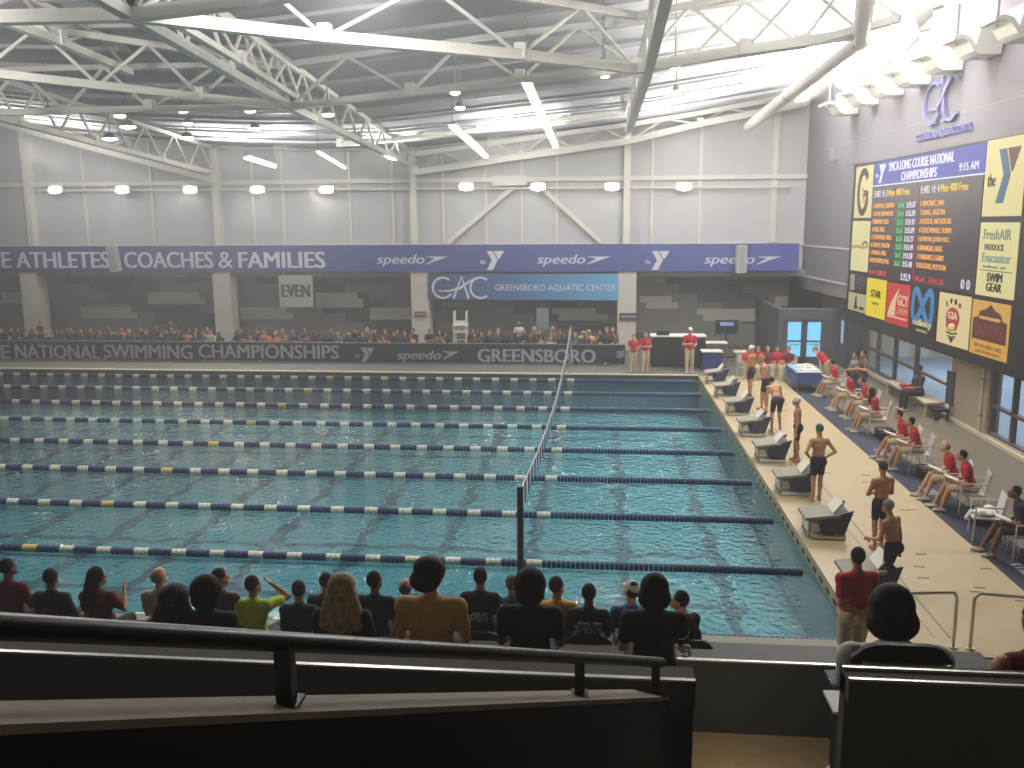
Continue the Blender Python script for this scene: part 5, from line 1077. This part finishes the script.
# crowd behind the barrier: a few figures with parts, copied with their own clothes
protos = []
for k, (pose, hr, top, arms, hd) in enumerate((('sit', ('short', 'black'), ('short', 'charcoal'), ('lap', 'lap'), 0), ('sit', ('long', 'brown'), ('short', 'grey'), ('clap', 'clap'), .3), ('sit', ('short', 'grey'), ('long', 'navy'), ('lap', 'write'), -.4),
                                               ('sit', ('pony', 'blonde'), ('short', 'white'), ('cross', 'cross'), .5), ('stand', ('short', 'brown'), ('short', 'maroon'), ('lap', 'lap'), 0), ('stand', ('short', 'black'), ('short', 'charcoal'), ('cross', 'cross'), -.4))):
    t, J = person('x', (0, 0, -50-k), math.pi, pose, 1.8, build=1.15, top=top, hair=hr, skin='tan', arms=arms, head=(hd, .1), bottom=('long', 'denim'), voxel=.024, fingers=True, shoes='white', lean=.05)
    for o in t.children:
        for sl in o.material_slots: m = sl.material; sl.link = 'OBJECT'; sl.material = m
    protos.append(t)
crowd = [(5, 331, 'grey'), (26, 331, 'black'), (40, 323, 'maroon*'), (62, 333, 'charcoal'), (72, 330, 'grey'), (85, 330, 'black'), (96, 332, 'navy'), (103, 328, 'charcoal'), (109, 325, 'cream'), (121, 327, 'orange'), (131, 330, 'olive'), (141, 326, 'black'), (150, 327, 'navy'), (156, 324, 'black'), (163, 330, 'charcoal'),
         (171, 319, 'charcoal*'), (178, 331, 'black'), (187, 334, 'pink'), (195, 331, 'navy'), (204, 328, 'grey'), (211, 328, 'cream'), (219, 333, 'black'), (237, 331, 'black'), (251, 334, 'grey'), (265, 328, 'pink'), (275, 331, 'orange'), (285, 335, 'charcoal'), (294, 330, 'brown'), (308, 335, 'black'), (320, 332, 'charcoal'),
         (327, 331, 'black'), (338, 332, 'grey'), (348, 332, 'black'), (357, 334, 'olive'), (363, 330, 'charcoal'), (373, 328, 'black'), (383, 337, 'red'), (397, 337, 'maroon'), (410, 334, 'orange'), (436, 336, 'charcoal'), (446, 338, 'black'), (474, 332, 'maroon'), (482, 334, 'charcoal'), (489, 329, 'black'), (497, 331, 'charcoal'),
         (507, 331, 'black'), (519, 321, 'white*'), (530, 334, 'black'), (537, 338, 'cream'), (551, 337, 'cream'), (563, 329, 'orange'), (573, 337, 'teal'), (583, 336, 'cream'), (589, 329, 'tan'), (600, 334, 'teal'), (610, 336, 'charcoal')]
crowd += [(x_+random.uniform(-3, 3), 328+random.uniform(-3, 4), random.choice(['black', 'charcoal', 'navy', 'black', 'olive', 'charcoal', 'brown'])) for x_ in list(range(2, 215, 9))+list(range(240, 412, 9))+list(range(432, 446, 9))+list(range(470, 616, 9))]
used = set(); PIERX = [(35, 'first'), (228, 'second'), (421, 'third'), (626, 'fourth')]
bay = {}
TENS = {2: 'twenty', 3: 'thirty', 4: 'forty'}
def num(n):
    w = order+['tenth', 'eleventh', 'twelfth', 'thirteenth', 'fourteenth', 'fifteenth', 'sixteenth', 'seventeenth', 'eighteenth', 'nineteenth']
    if n < 20: return w[n-1]
    return {2: 'twentieth', 3: 'thirtieth', 4: 'fortieth'}[n//10] if n % 10 == 0 else TENS[n//10]+'-'+w[n % 10-1]
crowd.sort(key=lambda q: q[0])
for k, (px, top, c) in enumerate(crowd):
    st = c.endswith('*'); c = c.rstrip('*'); pk = (4 if k % 2 else 5) if st else k % 4
    Y = 5.6 if st else (3.3, 4.1, 4.9, 5.6)[k % 4]; P = at_y(px, top, Y); sc_ = min(1.14, max(.8, (P[2]-ZD)/(1.8 if st else 1.385)))
    b_ = sum(px > q for q, _ in PIERX); n_ = bay.get(b_, 0)+1; bay[b_] = n_; ordn = order+['tenth', 'eleventh', 'twelfth', 'thirteenth', 'fourteenth', 'fifteenth', 'sixteenth', 'seventeenth', 'eighteenth', 'nineteenth', 'twentieth']
    where = 'left of the first pier' if b_ == 0 else 'right of the %s pier' % PIERX[b_-1][1]
    lab = '%s %s top, person %s from the left behind the barrier, %s' % ('standing' if st else 'seated', c, num(n_), where)
    r = copy_tree(protos[pk], (P[0], Y, ZD), math.pi+random.uniform(-.5, .5), lab, 'spectators behind the barrier banner'); r.matrix_basis = r.matrix_basis@Matrix.Scale(sc_, 4)
    hm = random.choice(list(HAIR.values())); sk = random.choice([SKIN['tan'], SKIN['fair'], SKIN['brown'], SKIN['warm']])
    for o in r.children:
        nm = o.name.split('.')[0]
        m = {'shirt': CL[c], 'hair': hm, 'body': sk}.get(nm)
        if m: o.material_slots[0].link = 'OBJECT'; o.material_slots[0].material = m
for t in protos:
    for o in list(t.children): bpy.data.objects.remove(o)
    bpy.data.objects.remove(t)
bpy.data.scenes.remove(TMP)
